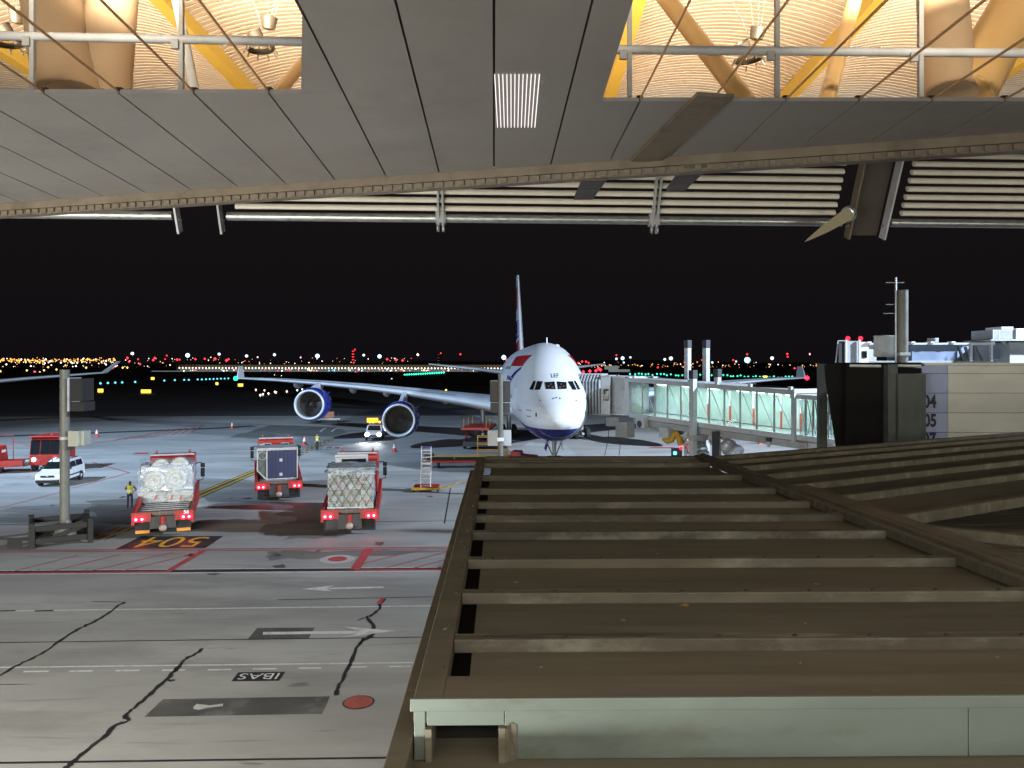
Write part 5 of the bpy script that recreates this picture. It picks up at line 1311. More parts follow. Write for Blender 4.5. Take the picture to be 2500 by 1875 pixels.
m_wrap = FILM('clear_wrap', (.60, .68, .76), .03, .50, 3.0)
m_roll = M('roll_white', (0.62, 0.63, 0.58), .45, var=.10, scale=5, bump=.5, fine=2)
m_sack = M('sack_white', (0.50, 0.51, 0.47), .5, var=.2, scale=4, bump=.8, fine=2)
m_tape = M('tape_red', (0.55, 0.06, 0.03), .5)
def lump(name, c, d, mat, parent, n=7, amp=.06, seed=1, rnd=.12):
    """Box with softened, crumpled faces."""
    bm = bmesh.new(); bmesh.ops.create_cube(bm, size=1.0); bmesh.ops.subdivide_edges(bm, edges=bm.edges[:], cuts=n, use_grid_fill=True)
    rr = random.Random(seed); ph = [rr.uniform(0, 6) for _ in range(6)]
    for v in bm.verts:
        p = v.co * 2; q = Vector((p.x * (1 - rnd * (p.y * p.y + p.z * p.z) / 4), p.y * (1 - rnd * (p.x * p.x + p.z * p.z) / 4), p.z * (1 - rnd * (p.x * p.x + p.y * p.y) / 4)))
        k = amp * (sin(5 * p.x + ph[0]) * sin(4 * p.z + ph[1]) + .7 * sin(7 * p.z + ph[2] + 3 * p.y) + .5 * rr.uniform(-1, 1))
        q += v.co.normalized() * k
        v.co = Vector((q.x * d[0] / 2, q.y * d[1] / 2, q.z * d[2] / 2)) + Vector(c)
    me = bpy.data.meshes.new(name); bm.to_mesh(me); bm.free(); me.materials.append(mat)
    for p in me.polygons: p.use_smooth = True
    me.set_sharp_from_angle(angle=R(38))
    o = bpy.data.objects.new(name, me); COL.objects.link(o); o.parent = parent; return o
p = on_truck(T1, HD1, -.1, 4.55)
cg = thing('wrapped_cargo', 'film wrapped load of big white rolls on the left truck bed', 'cargo', p, HD1)
lump('film_cover', (0, .3, 1.02), (2.75, 2.4, 2.0), m_film, cg, 9, .05, 3, .10)
for i, (x, z, y, r_) in enumerate(((-.62, 1.18, -1.02, .56), (.46, 1.22, -1.02, .60), (-.35, 1.82, -.62, .50), (.62, 1.86, -.62, .52))):
    ro = MB().lathe([(.5, r_ * .98), (.06, r_), (0, r_ * .93), (-.03, r_ * .6), (-.02, r_ * .22), (.05, r_ * .18), (.06, .01)], (x, y, z), (0, 1, 0), 26).build('roll', m_roll, cg, smooth=50)
    MB().lathe([(-.035, r_ * .62), (-.045, r_ * .58), (-.035, r_ * .54)], (x, y, z), (0, 1, 0), 22).build('roll_edge', m_sack, ro)
for i, x in enumerate((-1.05, -.35, .4, 1.05)):
    lump('sack', (x, -.98, .30), (.78, .75, .62), m_sack, cg, 5, .10, 20 + i, .2)
lump('outer_film', (0, -.10, 1.12), (2.92, 3.0, 2.25), m_wrap, cg, 11, .06, 41, .14)
for x, z in ((-.55, .34), (.25, .30), (.72, .26)):
    MB().bar((x, -1.66, z - .12), (x + .09, -1.66, z + .14), .07, .01, up=(0, 1, 0)).build('tape', m_tape, cg)
# ---- container with dark blue curtain on the middle truck
m_alu = M('container_aluminium', (0.50, 0.53, 0.55), .4, .5, var=.18, scale=3); m_curt = M('curtain_navy', (0.018, 0.024, 0.075), .55, var=.25, scale=1.5, stretch=(3, 1, .6), bump=.3)
m_netin = M('container_inside', (0.10, 0.12, 0.10), .6, var=.5, scale=4)
p = on_truck(T2, HD2, -.05, 1.5)
ct = thing('cargo_container', 'aluminium air cargo container with a dark blue curtain on the middle truck', 'container', p, HD2)
prof = [(-1.28, .62), (-.72, .02), (1.28, .02), (1.28, 1.98), (-1.28, 1.98)]
MB().loft([[Vector((x, y, z)) for x, z in prof] for y in (-.02, 2.0)]).build('container_shell', m_netin, ct)
MB().box((0, .95, 2.06), (2.62, 2.2, .10)).build('container_roof', m_alu, ct, bevel=.02)
pts = prof + [prof[0]]
for i in range(5): MB().bar((pts[i][0], -.05, pts[i][1]), (pts[i + 1][0], -.05, pts[i + 1][1]), .07, .08, up=(0, 1, 0)).build('frame_bar', m_alu, ct)
MB().bar((-.68, -.05, .05), (-.68, -.05, 1.96), .07, .07, up=(0, 1, 0)).build('frame_bar', m_alu, ct)
mb = MB(); n = 24
mb.loft([[Vector((-.63 + 1.88 * k / n, -.075 + .022 * sin(k * 1.9), z)) for k in range(n + 1)] for z in (.06, .6, 1.3, 1.95)], False, False); mb.build('curtain', m_curt, ct, smooth=True)
for z in (.32, 1.28): MB().box((.22, -.105, z), (.19, .01, .2)).build('document_pocket', m_lgrey, ct)
MB().lathe([(-.01, .3), (-.02, .27), (-.01, .24)], (-.97, -.03, 1.6), (0, 1, 0), 18).build('hand_wheel', m_alu, ct)
# ---- netted pallet on the right truck
m_cart = [M('carton_%s' % n_, c_, .6, var=.15, scale=3, dirt=(.25, .27, .23), dirt_amt=.35) for n_, c_ in (('buff', (.36, .33, .24)), ('pale', (.48, .48, .42)), ('olive', (.26, .27, .20)), ('grey', (.38, .40, .38)))]
m_clear = M('film_clear_grey', (0.40, 0.44, 0.46), .2, var=.25, scale=2, bump=1.0, fine=4, coat=.5)
p = on_truck(T3, HD3, .0, .62)
pl = thing('cargo_pallet', 'tall pallet of cartons under film and diagonal netting on the right truck', 'cargo', p, HD3)
MB().box((0, 1.3, .05), (2.44, 2.5, .08)).build('pallet_base', m_steel, pl)
unit = {}; rr = random.Random(5); z = .10; rowsn = 6
for r_ in range(rowsn):
    h = (1.78) / rowsn; x = -1.18
    while x < 1.1:
        w = min(rr.choice((.36, .42, .5, .3, .62)), 1.18 - x)
        if w < .12: break
        k = rr.randrange(4)
        if k not in unit: unit[k] = MB().box((0, 0, 0), (1, 1, 1)).build('carton', m_cart[k], pl); o = unit[k]
        else: o = inst(unit[k], 'carton')
        dy = rr.uniform(-.05, .05)
        o.location = (x + w / 2, .32 + dy, z + h / 2); o.scale = (w - .015, .55, h - .015); o.rotation_euler = (0, 0, rr.uniform(-.05, .05))
        x += w
    z += h
lump('carton_core', (0, 1.45, 1.0), (2.36, 1.9, 1.95), m_clear, pl, 6, .03, 9, .05)
lump('film_cover', (0, 1.2, 1.98), (2.46, 2.5, .42), m_clear, pl, 8, .12, 12, .12)
lump('outer_film', (0, 1.05, 1.05), (2.44, 2.3, 2.1), m_wrap, pl, 10, .04, 44, .05)
mb = MB(); nn = 7
for k in range(-nn, nn + 1):
    for sg in (-1, 1):
        P = []
        for j in range(13):
            zz = .12 + 1.72 * j / 12; x = (k * .42) + sg * (zz - .9) * .62
            if abs(x) <= 1.22: P.append((x, -.16 + .03 * sin(j * 1.3 + k), zz))
        if len(P) > 2: mb.path(P, .014, 4)
mb.build('cargo_net', m_dark, pl, stuff=True)
for x, z in ((-.62, 1.45), (.35, 1.3), (.62, 1.55), (-.7, 1.0)): MB().bar((x, -.15, z - .06), (x + .12, -.15, z + .06), .05, .01, up=(0, 1, 0)).build('tape', m_tape, pl)

# ================================================================== WHITE VAN
m_vanw = M('van_white', (0.78, 0.80, 0.83), .25, var=.02, coat=.7)
vc = gp(155, 1178); van = thing('van', 'small white van with glazed sides parked behind the left guidance post', 'van', (vc.x - .2, vc.y, 0), R(8))
# front towards -y; half width .9
hw = .90
prof = [(-2.18, .30), (-2.22, .62), (-2.12, .90), (-1.20, 1.12), (-.42, 1.66), (-.05, 1.78), (1.4, 1.80), (2.05, 1.72), (2.18, 1.2), (2.20, .36), (1.9, .28), (-1.8, .26)]
def vw(z): return hw * (1.0 if z < 1.1 else 1.0 - .22 * (z - 1.1) / .7)
mb = MB()
nP = 15; P2 = []
for i in range(len(prof)):
    a, b = prof[i], prof[(i + 1) % len(prof)]
    for k in range(3): P2.append((a[0] + (b[0] - a[0]) * k / 3, a[1] + (b[1] - a[1]) * k / 3))
cen = (.0, .9); rings = []
for f_, xs_ in ((1.0, -1.0), (1.0, -.96)): pass
n = len(P2)
outer = lambda sx_, inset: [Vector((sx_ * vw(z), y + (cen[0] - y) * inset, z + (cen[1] - z) * inset)) for y, z in P2]
mb.loft([outer(-1, .06), outer(-.94, 0), outer(.94, 0), outer(1, .06)])
mb.build('body', m_vanw, van, smooth=35)
def vside(name, pts, mat, off=.012):
    for sx_ in (-1, 1):
        MB().add([(sx_ * (vw(z) + off), y, z) for y, z in pts], [tuple(range(len(pts)))]).build(name, mat, van)
vside('side_window', [(-.82, 1.20), (-.25, 1.20), (-.28, 1.60), (-.42, 1.56)], m_glassdark); vside('side_window', [(-.18, 1.20), (.55, 1.20), (.55, 1.62), (-.2, 1.62)], m_glassdark)
vside('side_window', [(.75, 1.20), (1.75, 1.20), (1.72, 1.62), (.75, 1.64)], m_glassdark); vside('side_moulding', [(-.9, .60), (1.2, .60), (1.2, .70), (-.9, .70)], m_black, .02)
vside('sill', [(-1.3, .30), (1.2, .30), (1.2, .40), (-1.3, .40)], m_black, .015)
MB().add([(-.80, -1.10, 1.17), (.80, -1.10, 1.17), (.70, -.47, 1.63), (-.70, -.47, 1.63)], [(0, 1, 2, 3)]).build('windscreen', m_glassdark, van, loc=(0, -.025, .025))
MB().box((0, -2.22, .78), (.95, .05, .15)).build('grille', m_black, van, bevel=.02); MB().box((0, -2.22, .42), (1.62, .10, .26)).build('bumper', m_black, van, bevel=.04)
MB().box((0, -2.28, .53), (1.5, .03, .04)).build('bumper_trim', m_steel, van); MB().box((0, -2.25, .80), (.16, .03, .10)).build('badge', m_steel, van, bevel=.02)
m_lampg = M('headlamp_glass', (.55, .6, .65), .1, var=.3, scale=8)
for sx_ in (-1, 1):
    MB().add([(sx_ * .50, -2.17, .74), (sx_ * .86, -2.06, .76), (sx_ * .88, -1.84, .98), (sx_ * .58, -2.10, .93)], [(0, 1, 2, 3)]).build('headlight', m_lampg, van, loc=(0, -.03, .02))
    MB().box((sx_ * 1.0, -.80, 1.22), (.18, .12, .2)).build('mirror', m_black, van, bevel=.03)
    for y in (-1.35, 1.42):
        wheel(van, (sx_ * .80, y, .32), .32, .22); MB().lathe([(0, .38), (.02, .38), (.021, .30)], (sx_ * .885, y, .36), (sx_, 0, 0), 20).build('wheel_arch', m_black, van)
    MB().box((sx_ * .62, .4, 1.84), (.05, 2.2, .05)).build('roof_rail', m_dark, van)
    MB().box((sx_ * .74, 2.19, 1.05), (.14, .05, .5)).build('tail_light', m_red, van)

# ================================================================== RED LOADER WITH CAB, LEFT EDGE
lc = gp(112, 1150); ld = thing('loader', 'red airport loader with lit headlights and a long low platform at the left edge', 'loader', (lc.x, lc.y, 0), R(6))
MB().prism([(-.2, .5), (-.25, 1.3), (.0, 2.75), (.15, 2.85), (2.6, 2.85), (2.7, .5)], -1.2, 1.2).build('cab', m_red, ld, bevel=.05)
MB().box((0, 1.2, 2.92), (2.55, 3.0, .10)).build('cab_roof', m_red, ld, bevel=.03)
for x in (-.78, 0.02, .78): MB().add([(x - .36, -.20, 1.45), (x + .36, -.20, 1.45), (x + .36, .01, 2.62), (x - .36, .01, 2.62)], [(0, 1, 2, 3)]).build('windscreen_pane', m_glassdark, ld, loc=(0, -.06, 0))
for y in (.7, 1.8): MB().box((1.21, y, 2.05), (.02, .85, 1.0)).build('side_window', m_glassdark, ld)
for x in (-.85, .85): MB().lathe([(0, .16), (-.03, .15), (-.04, .01)], (x, -.27, 1.0), (0, 1, 0), 14).build('headlight', m_head, ld)
for x in (-1.05, 1.05):
    for y in (.4, 2.2): wheel(ld, (x, y, .45), .45, .3)
MB().lathe([(0, .09), (.15, .08), (.18, .01)], (0, 1, 2.97), (0, 0, 1), 10).build('beacon', m_cabred, ld)
MB().add([(-9.5, -2.6, .35), (-1.25, -1.2, .55), (-1.25, .5, .55), (-9.5, .2, .35), (-9.5, -2.6, .85), (-1.25, -1.2, 1.05), (-1.25, .5, 1.05), (-9.5, .2, .85)],
         [(0, 1, 2, 3), (4, 5, 6, 7), (0, 1, 5, 4), (1, 2, 6, 5), (2, 3, 7, 6), (3, 0, 4, 7)]).build('platform', m_red, ld, bevel=.03)
MB().box((-1.35, -.3, .8), (.4, 1.6, .5)).build('platform_mount', m_dark, ld)
MB().prism([(-.9, .9), (-.7, 2.1), (.4, 2.2), (.7, .9)], -6.6, -3.3).build('engine_cover', m_red, ld, bevel=.08); MB().box((-3.28, -.1, 1.75), (.03, .6, .22)).build('plate', m_white, ld)
for x in (-7.5, -5.2, -2.9): MB().tube((x, .6, .9), (x, .6, 3.0), .03, 6).build('rail_post', m_red, ld)
for z in (2.2, 3.0): MB().tube((-7.5, .6, z), (-2.9, .6, z), .028, 6).build('hand_rail', m_red, ld)
MB().tube((-2.9, .6, 2.5), (-1.2, .4, 2.0), .028, 6).build('hand_rail', m_red, ld)
for x in (-7.4, -3.2): wheel(ld, (x, -.9, .4), .4, .3)

# ================================================================== CONES
m_cone = M('cone_red', (0.62, 0.06, 0.03), .5); m_coneb = M('cone_band', (0.75, 0.75, 0.74), .4)
def cone(label, u, v):
    p = gp(u, v); t = thing('traffic_cone', label, 'cone', p, 0, 'red and white cones on the apron')
    MB().box((0, 0, .03), (.55, .55, .06)).build('cone_base', m_cone, t, bevel=.02)
    MB().lathe([(.06, .25), (.38, .175)], (0, 0, 0), (0, 0, 1), 16).build('cone_body', m_cone, t, smooth=40)
    MB().lathe([(.38, .175), (.80, .085)], (0, 0, 0), (0, 0, 1), 16).build('white_band', m_coneb, t, smooth=40)
    MB().lathe([(.80, .085), (1.0, .05), (1.0, .005)], (0, 0, 0), (0, 0, 1), 16).build('cone_tip', m_cone, t, smooth=40)
cone('red and white cone beside the long dark strip behind the left post', 236, 1066)
cone('red and white cone standing farthest out under the left wing', 567, 1046)
cone('red and white cone left of the standing person in the vest', 743, 1086)
cone('red and white cone below the inner engine near the ladder', 963, 1103)
cone('small red and white cone on bright ground beneath the jet bridge', 1856, 1084)

# ================================================================== LADDER ON A TROLLEY
lp = gp(1040, 1200); la = thing('step_ladder', 'tall aluminium ladder with blue top on a red and yellow trolley', 'ladder', lp, R(2))
m_alu2 = M('ladder_aluminium', (0.62, 0.65, 0.68), .35, .5)
for x in (-.34, .34): MB().bar((x, -.25, .35), (x, .35, 3.2), .06, .07).build('stile', m_alu2, la)
for k in range(11): f_ = k / 11; MB().box((0, -.25 + .6 * f_, .45 + 2.7 * f_), (.64, .10, .035)).build('rung', m_alu2, la)
MB().box((0, .36, 3.1), (.72, .12, .14)).build('top_bar', M('paint_blue', (.03, .06, .3), .5), la); MB().box((0, .05, 2.0), (.64, .05, .10)).build('cross_plate', m_alu2, la); MB().box((0, -.08, 1.6), (.60, .02, .32)).build('notice_plate', m_white, la); MB().box((0, -.1, 1.3), (.64, .05, .10)).build('cross_plate', m_alu2, la)
for x in (-.34, .34): MB().bar((x, 1.3, .35), (x, .4, 3.0), .05, .05).build('rear_stay', m_alu2, la)
MB().box((0, .4, .30), (1.75, 1.6, .10)).build('trolley_base', m_red, la); MB().box((0, -.45, .26), (1.95, .10, .16)).build('trolley_edge', m_yellow, la)
for x in (-.85, .85):
    for y in (-.3, 1.1): wheel(la, (x, y, .14), .14, .1)
for y in (-.1, .3): MB().path([(.9, y, .28), (1.6, y + .05, .35), (2.3, .15, .62), (3.0, .15, .75)], .03, 6).build('tow_bar', m_yellow, la)

# ================================================================== LOW CONVEYOR AND RACKS BY THE NOSE
cv = gp(1115, 1141); bl = thing('belt_loader', 'long low red and yellow conveyor lying behind the ladder', 'conveyor', (cv.x + 1.0, cv.y, 0), R(2))
MB().box((0, 0, .55), (7.5, 1.0, .22)).build('frame', m_red, bl, bevel=.02); MB().box((0, 0, .80), (7.3, .8, .14)).build('belt', m_black, bl)
for y in (-.5, .5): MB().box((0, y, 1.02), (7.3, .05, .06)).build('side_rail', m_yellow, bl)
for x in (-3.6, -1.2, 1.2, 3.6):
    for y in (-.5, .5): MB().box((x, y, .9), (.05, .05, .26)).build('rail_post', m_yellow, bl)
for x in (-2.6, 2.6):
    for y in (-.45, .45): wheel(bl, (x, y, .25), .25, .18)
MB().box((-3.4, 0, 1.0), (.8, .6, .45)).build('motor_box', m_dark, bl, bevel=.04)
c = gp(1212, 1120); rk = thing('service_rack', 'yellow framed service stand with red base behind the middle post', 'service stand', (c.x - .4, 68, 0), R(2))
for x in (-1.2, 1.5):
    for y in (-.6, .6): MB().box((x, y, 1.3), (.08, .08, 2.6)).build('post', m_yellow, rk)
for z in (.7, 1.3, 1.9, 2.55):
    for y in (-.6, .6): MB().box((.15, y, z), (2.7, .05, .06)).build('rail', m_yellow, rk)
MB().box((.3, 0, .45), (3.4, 1.3, .35)).build('base', m_red, rk, bevel=.03)
for x in (-1, 1.4):
    for y in (-.6, .6): wheel(rk, (x, y, .22), .22, .15)
td = thing('tow_tractor', 'low red tow tractor beside the nose gear', 'tractor', (.6, 66.3, 0), R(80))
MB().prism([(-1.6, .35), (-1.6, 1.05), (-.3, 1.15), (-.2, 1.45), (.6, 1.45), (.8, .95), (1.7, .9), (1.7, .35)], -.75, .75).build('body', m_red, td, bevel=.04)
MB().box((0, .2, 1.2), (.9, .5, .5)).build('seat', m_black, td, bevel=.05); MB().lathe([(0, .18), (.03, .18)], (0, .75, 1.35), (0, -.5, 1), 14).build('steering_wheel', m_black, td)
for x in (-.7, .7):
    for y in (-1.0, 1.1): wheel(td, (x, y, .32), .32, .2)
# dark loading gear under the wing root
hl = thing('cargo_loader', 'red scissor cargo loader standing in shade under the wing root', 'loader', (-3.6, 83, 0), R(-6))
MB().box((0, 0, 2.2), (3.0, 6.0, .25)).build('platform', m_red, hl); MB().box((0, 0, .6), (2.6, 6.2, .5)).build('base', m_dark, hl)
for x in (-1.2, 1.2):
    MB().bar((x, -2.5, .9), (x, 2.5, 2.1), .12, .16).build('scissor_arm', m_red, hl); MB().bar((x * .9, 2.5, .9), (x * .9, -2.5, 2.1), .12, .16).build('scissor_arm', m_red, hl)
    for y in (-2.2, 2.2): wheel(hl, (x, y, .4), .4, .3)
    MB().tube((x, -3, 3.2), (x, 3, 3.2), .03, 6).build('hand_rail', m_yellow, hl)
    for y in (-3, 0, 3): MB().tube((x, y, 2.3), (x, y, 3.2), .03, 6).build('rail_post', m_yellow, hl)

# ================================================================== SERVICE CAR WITH BEACONS, COVERED DOLLY
sc_ = gp(915, 1073); sv_ = thing('service_car', 'white service car with bright headlights and amber roof beacons by the inner engine', 'car', sc_, R(5))
MB().prism([(-2.1, .45), (-2.15, .95), (-1.0, 1.12), (-.3, 1.75), (1.9, 1.78), (2.1, 1.1), (2.1, .45)], -.95, .95, wf=lambda z: 1 if z < 1.15 else 1 - .2 * (z - 1.15)).build('body', m_vanw, sv_, bevel=.05)
MB().add([(-.78, -1.0, 1.16), (.78, -1.0, 1.16), (.68, -.36, 1.70), (-.68, -.36, 1.70)], [(0, 1, 2, 3)]).build('windscreen', m_glassdark, sv_, loc=(0, -.03, .02))
MB().box((0, -2.15, .62), (1.7, .1, .2)).build('bumper', m_dark, sv_); MB().box((0, -2.13, .84), (.7, .05, .16)).build('grille', m_steel, sv_)
for x in (-.68, .68):
    MB().lathe([(0, .24), (-.05, .22), (-.06, .01)], (x, -2.16, .80), (0, 1, 0), 16).build('headlight', m_head, sv_)
    for y in (-1.3, 1.3): wheel(sv_, (x * 1.25, y, .36), .36, .22)
MB().box((0, .2, 1.95), (1.4, .2, .06)).build('beacon_bar', m_dark, sv_)
for x in (-.6, -.2, .55): MB().lathe([(0, .13), (.2, .12), (.24, .01)], (x, .2, 1.98), (0, 0, 1), 12).build('beacon', m_amber, sv_, smooth=40)
MB().box((-.3, .3, 2.3), (1.3, .06, .5)).build('light_board', m_amber, sv_)
for lx_ in (-.68, .68):
    p = sc_ + Vector((lx_, -2.4, .8)); spot('headlight_beam', p, p + Vector((0, -12, -.75)), 900, (.9, .95, 1.0), 60, .8, .1)
dc = gp(804, 1031); dl_ = thing('covered_dolly', 'low pale dolly with a brown covered load behind the outer engine', 'dolly', (dc.x, dc.y, 0), R(12))
MB().box((0, 0, .55), (3.3, 1.5, .22)).build('dolly_bed', m_cabw, dl_, bevel=.03); lump('covered_load', (0, 0, 1.15), (1.6, 1.2, 1.1), M('tarp_brown', (.32, .14, .08), .7, var=.2), dl_, 6, .08, 31, .35)
for x in (-1.3, 1.3):
    for y in (-.6, .6): wheel(dl_, (x, y, .25), .25, .16)
MB().box((1.4, 0, 1.0), (.12, .9, .8)).build('end_board', m_dark, dl_); MB().bar((-1.6, 0, .6), (-.9, 0, 1.3), .1, .08).build('tow_bar', m_yellow, dl_)
# small traffic signal under the bridge
sg_ = gp(1648, 1165, 0); sgp = wp(1655, 1105, 58); ts = thing('traffic_signal', 'small signal with cyan and red lamps below the jet bridge', 'signal', (sgp.x, sgp.y, 0))
MB().tube((0, 0, 0), (0, 0, sgp.z), .05, 8).build('signal_pole', m_dark, ts); MB().box((-.1, 0, sgp.z), (.8, .25, .7)).build('signal_box', m_dark, ts, bevel=.03)
MB().sphere((-.25, -.14, sgp.z - .02), .13, 8).build('cyan_lamp', E('signal_cyan', (.1, .9, 1.0), 6), ts); MB().sphere((.22, -.14, sgp.z + .35), .13, 8).build('red_lamp', m_tail, ts)

# ================================================================== FAR SIDE OF THE AIRFIELD
def glow(name, col, s): return E(name, col, s)
g_or = glow('city_orange', (1.0, .42, .08), 3.0); g_wh = glow('city_white', (1.0, .85, .68), 3.5); g_re = glow('far_red', (1.0, .03, .05), 4.0)
g_fl = glow('flood_white', (.50, .74, 1.0), 3.2); g_ye = glow('sign_yellow', (1.0, .72, .05), 3.2); g_cy = glow('taxi_cyan', (.15, .75, 1.0), 2.0); g_gr = glow('taxi_green', (.05, 1.0, .60), 2.2)
m_hill = M('far_hill', (.010, .011, .012), .95)
mb = MB(); rr = random.Random(3); N_ = 60; top = []
for i in range(N_ + 1):
    x = -5200 + 10400 * i / N_; top.append((x, 5200 + 200 * sin(i * .3), 24 + 10 * sin(i * .21 + 1) + 5 * sin(i * .77)))
mb.loft([[Vector((x, y - 900, -.1)) for x, y, z in top], [Vector((x, y, z)) for x, y, z in top], [Vector((x, y + 900, -.1)) for x, y, z in top]], False, False)
mb.build('far_hills', m_hill, struct=True)
def octa(mb, c, r, mi=0):
    c = Vector(c); p = [c + Vector(q) * r for q in ((1, 0, 0), (-1, 0, 0), (0, 1, 0), (0, -1, 0), (0, 0, 1), (0, 0, -1))]
    mb.add(p, [(0, 2, 4), (2, 1, 4), (1, 3, 4), (3, 0, 4), (2, 0, 5), (1, 2, 5), (3, 1, 5), (0, 3, 5)], mi)
mb = MB(); rr = random.Random(11)
for i in range(330):                       # dense orange lights of the town at left
    u = rr.uniform(-120, 282); v = rr.gauss(880, 2.6) if rr.random() < .7 else rr.uniform(878, 897); d = rr.uniform(2600, 3400)
    octa(mb, wp(u, v, d), rr.choice((1.2, 1.6, 2.2, 3.2)) * d / 2500, 0 if rr.random() < (.85 if v < 884 else .3) else 1)
for i in range(120):
    u = rr.uniform(282, 1000); v = rr.uniform(872, 900); d = rr.uniform(2600, 3400)
    octa(mb, wp(u, v, d), rr.choice((.9, 1.2, 1.8)) * d / 2500, rr.choice((0, 1, 1)))
for i in range(190):
    u = rr.uniform(1400, 2030); v = min(911, max(884, rr.gauss(897, 6))); d = rr.uniform(2200, 3200)
    octa(mb, wp(u, v, d), rr.choice((.9, 1.3, 2.0)) * d / 2500, rr.choice((0, 0, 1)))
mb.build('city_lights', [g_or, g_wh], stuff=True)
# far terminal with its row of lit bays and finned roof
FD = 960.0
ft = thing('far_terminal', 'long low terminal across the airfield with a row of bright lamps', 'terminal')
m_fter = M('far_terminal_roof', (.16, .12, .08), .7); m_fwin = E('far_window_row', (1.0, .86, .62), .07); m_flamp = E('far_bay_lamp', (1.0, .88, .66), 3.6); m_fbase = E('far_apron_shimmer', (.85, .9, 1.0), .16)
def fbox(name, u0, u1, v0, v1, mat, dd=0, dep=12, par=None):
    a = wp(u0, v1, FD + dd); b = wp(u1, v0, FD + dd); return MB().box(((a.x + b.x) / 2, FD + dd + dep / 2, (a.z + b.z) / 2), (b.x - a.x, dep, b.z - a.z)).build(name, mat, par or ft)
fbox('wall', 430, 1330, 889, 906.5, m_fter, 4, 30)
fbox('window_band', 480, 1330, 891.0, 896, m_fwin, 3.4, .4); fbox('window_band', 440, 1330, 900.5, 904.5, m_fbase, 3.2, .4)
fbox('apron_edge', 370, 1330, 905.6, 906.8, E('far_apron_line', (.7, .8, .85), .35), 0, 3)
lampm = MB(); octa(lampm, (0, 0, 0), 1.05); l0 = None
for k in range(108):
    o = lampm.build('bay_lamp', m_flamp, ft) if l0 is None else inst(l0, 'bay_lamp'); l0 = l0 or o
    o.location = wp(438 + k * 8.1, 898.2 + .012 * k, FD + 1)
rr = random.Random(21); sp = None
for k in range(95):
    mat = rr.choice((m_flamp, m_flamp, g_or, g_cy, g_re)); q = MB(); octa(q, (0, 0, 0), rr.choice((.5, .7, 1.0))); o = q.build('apron_lamp', mat, ft); o.location = wp(rr.uniform(410, 1330), rr.uniform(901, 905.5), FD - 2)
fin_ = MB().bar((0, 0, 0), (3.0, 0, 4.2), .4, 1.4).build('roof_fin', m_fter, ft); f0 = True
for k in range(60):
    o = fin_ if f0 else inst(fin_, 'roof_fin'); f0 = False; o.location = wp(452 + k * 14.5, 888.5, FD + 6)
rw = MB(); ring = [[wp(430 + k * 7.5, 886.5 + 1.2 * sin(k * .9), FD + dd) for k in range(121)] for dd in (2, 34)]
rw.loft(ring, False, False); rw.build('roof', m_fter, ft)
# a second low pier at the right
ft2 = thing('far_pier', 'small pale far pier building lit white right of the airliner nose', 'terminal')
for u0, u1, v0, v1 in ((1488, 1538, 902, 908), (1478, 1510, 893, 902), (1560, 1640, 909, 912)):
    a = wp(u0, v1, 900); b = wp(u1, v0, 900); MB().box(((a.x + b.x) / 2, 905, (a.z + b.z) / 2), (b.x - a.x, 8, b.z - a.z)).build('block', E('far_pier_lit', (.62, .68, .72), .28), ft2)
# floodlight masts
def mast(label, u, v, d, s, mat, base_v=908, grp='floodlight masts across the airfield'):
    p = wp(u, v, d); t = thing('floodlight_mast', label, 'mast', (p.x, p.y, 0), 0, grp)
    MB().tube((0, 0, -.05), (0, 0, p.z), .45, 6, .25).build('mast_pole', M('mast_grey', (.3, .32, .34), .6), t)
    q = MB(); q.sphere((0, 0, p.z), s * .95, 6, sq=(1, 1, 1)); q.build('mast_lamp', mat, t); MB().box((0, .3, p.z + .2), (s * 1.6, .4, .5)).build('lamp_bracket', m_dark, t)
g_fl2 = glow('flood_soft', (.66, .82, 1.0), 2.2); g_fl3 = glow('flood_pinkish', (1.0, .8, .72), 5.0)
for u, v, s, lab in ((458, 867.5, 2.9, 'bright blue white far floodlight mast above the left end of the long terminal'), (775, 869, 2.9, 'bright blue white far floodlight mast above the outer engine'),
                     (926.5, 870, 2.7, 'bright blue white far floodlight mast just left of the inner engine'), (1230, 872.5, 3.2, 'bright blue white far floodlight close beside the airliner tail fin')):
    mast(lab, u, v, 1000, s, g_fl)
for u, v, s, lab in ((535, 864.5, 1.9, 'slim far floodlight mast just left of the green wing tip light'), (602, 869, 2.0, 'slim far floodlight mast just right of the green wing tip light'),
                     (670, 866, 1.9, 'slim far floodlight mast midway between wing tip light and outer engine'), (888, 867, 1.7, 'slim far floodlight mast above the service car with amber beacons'),
                     (629, 872, 1.0, 'short faint far lamp mast between two brighter ones near the wing tip'), (1020, 866, 1.4, 'pinkish far floodlight mast left of the pale lit control tower'),
                     (323, 863, 1.9, 'pinkish far floodlight mast at the right end of the orange town lights'), (734, 873, .9, 'tiny faint far lamp mast left of the bright one above the outer engine')):
    mast(lab, u, v, 1000, s, g_fl2 if u not in (323, 1020) else g_fl3)
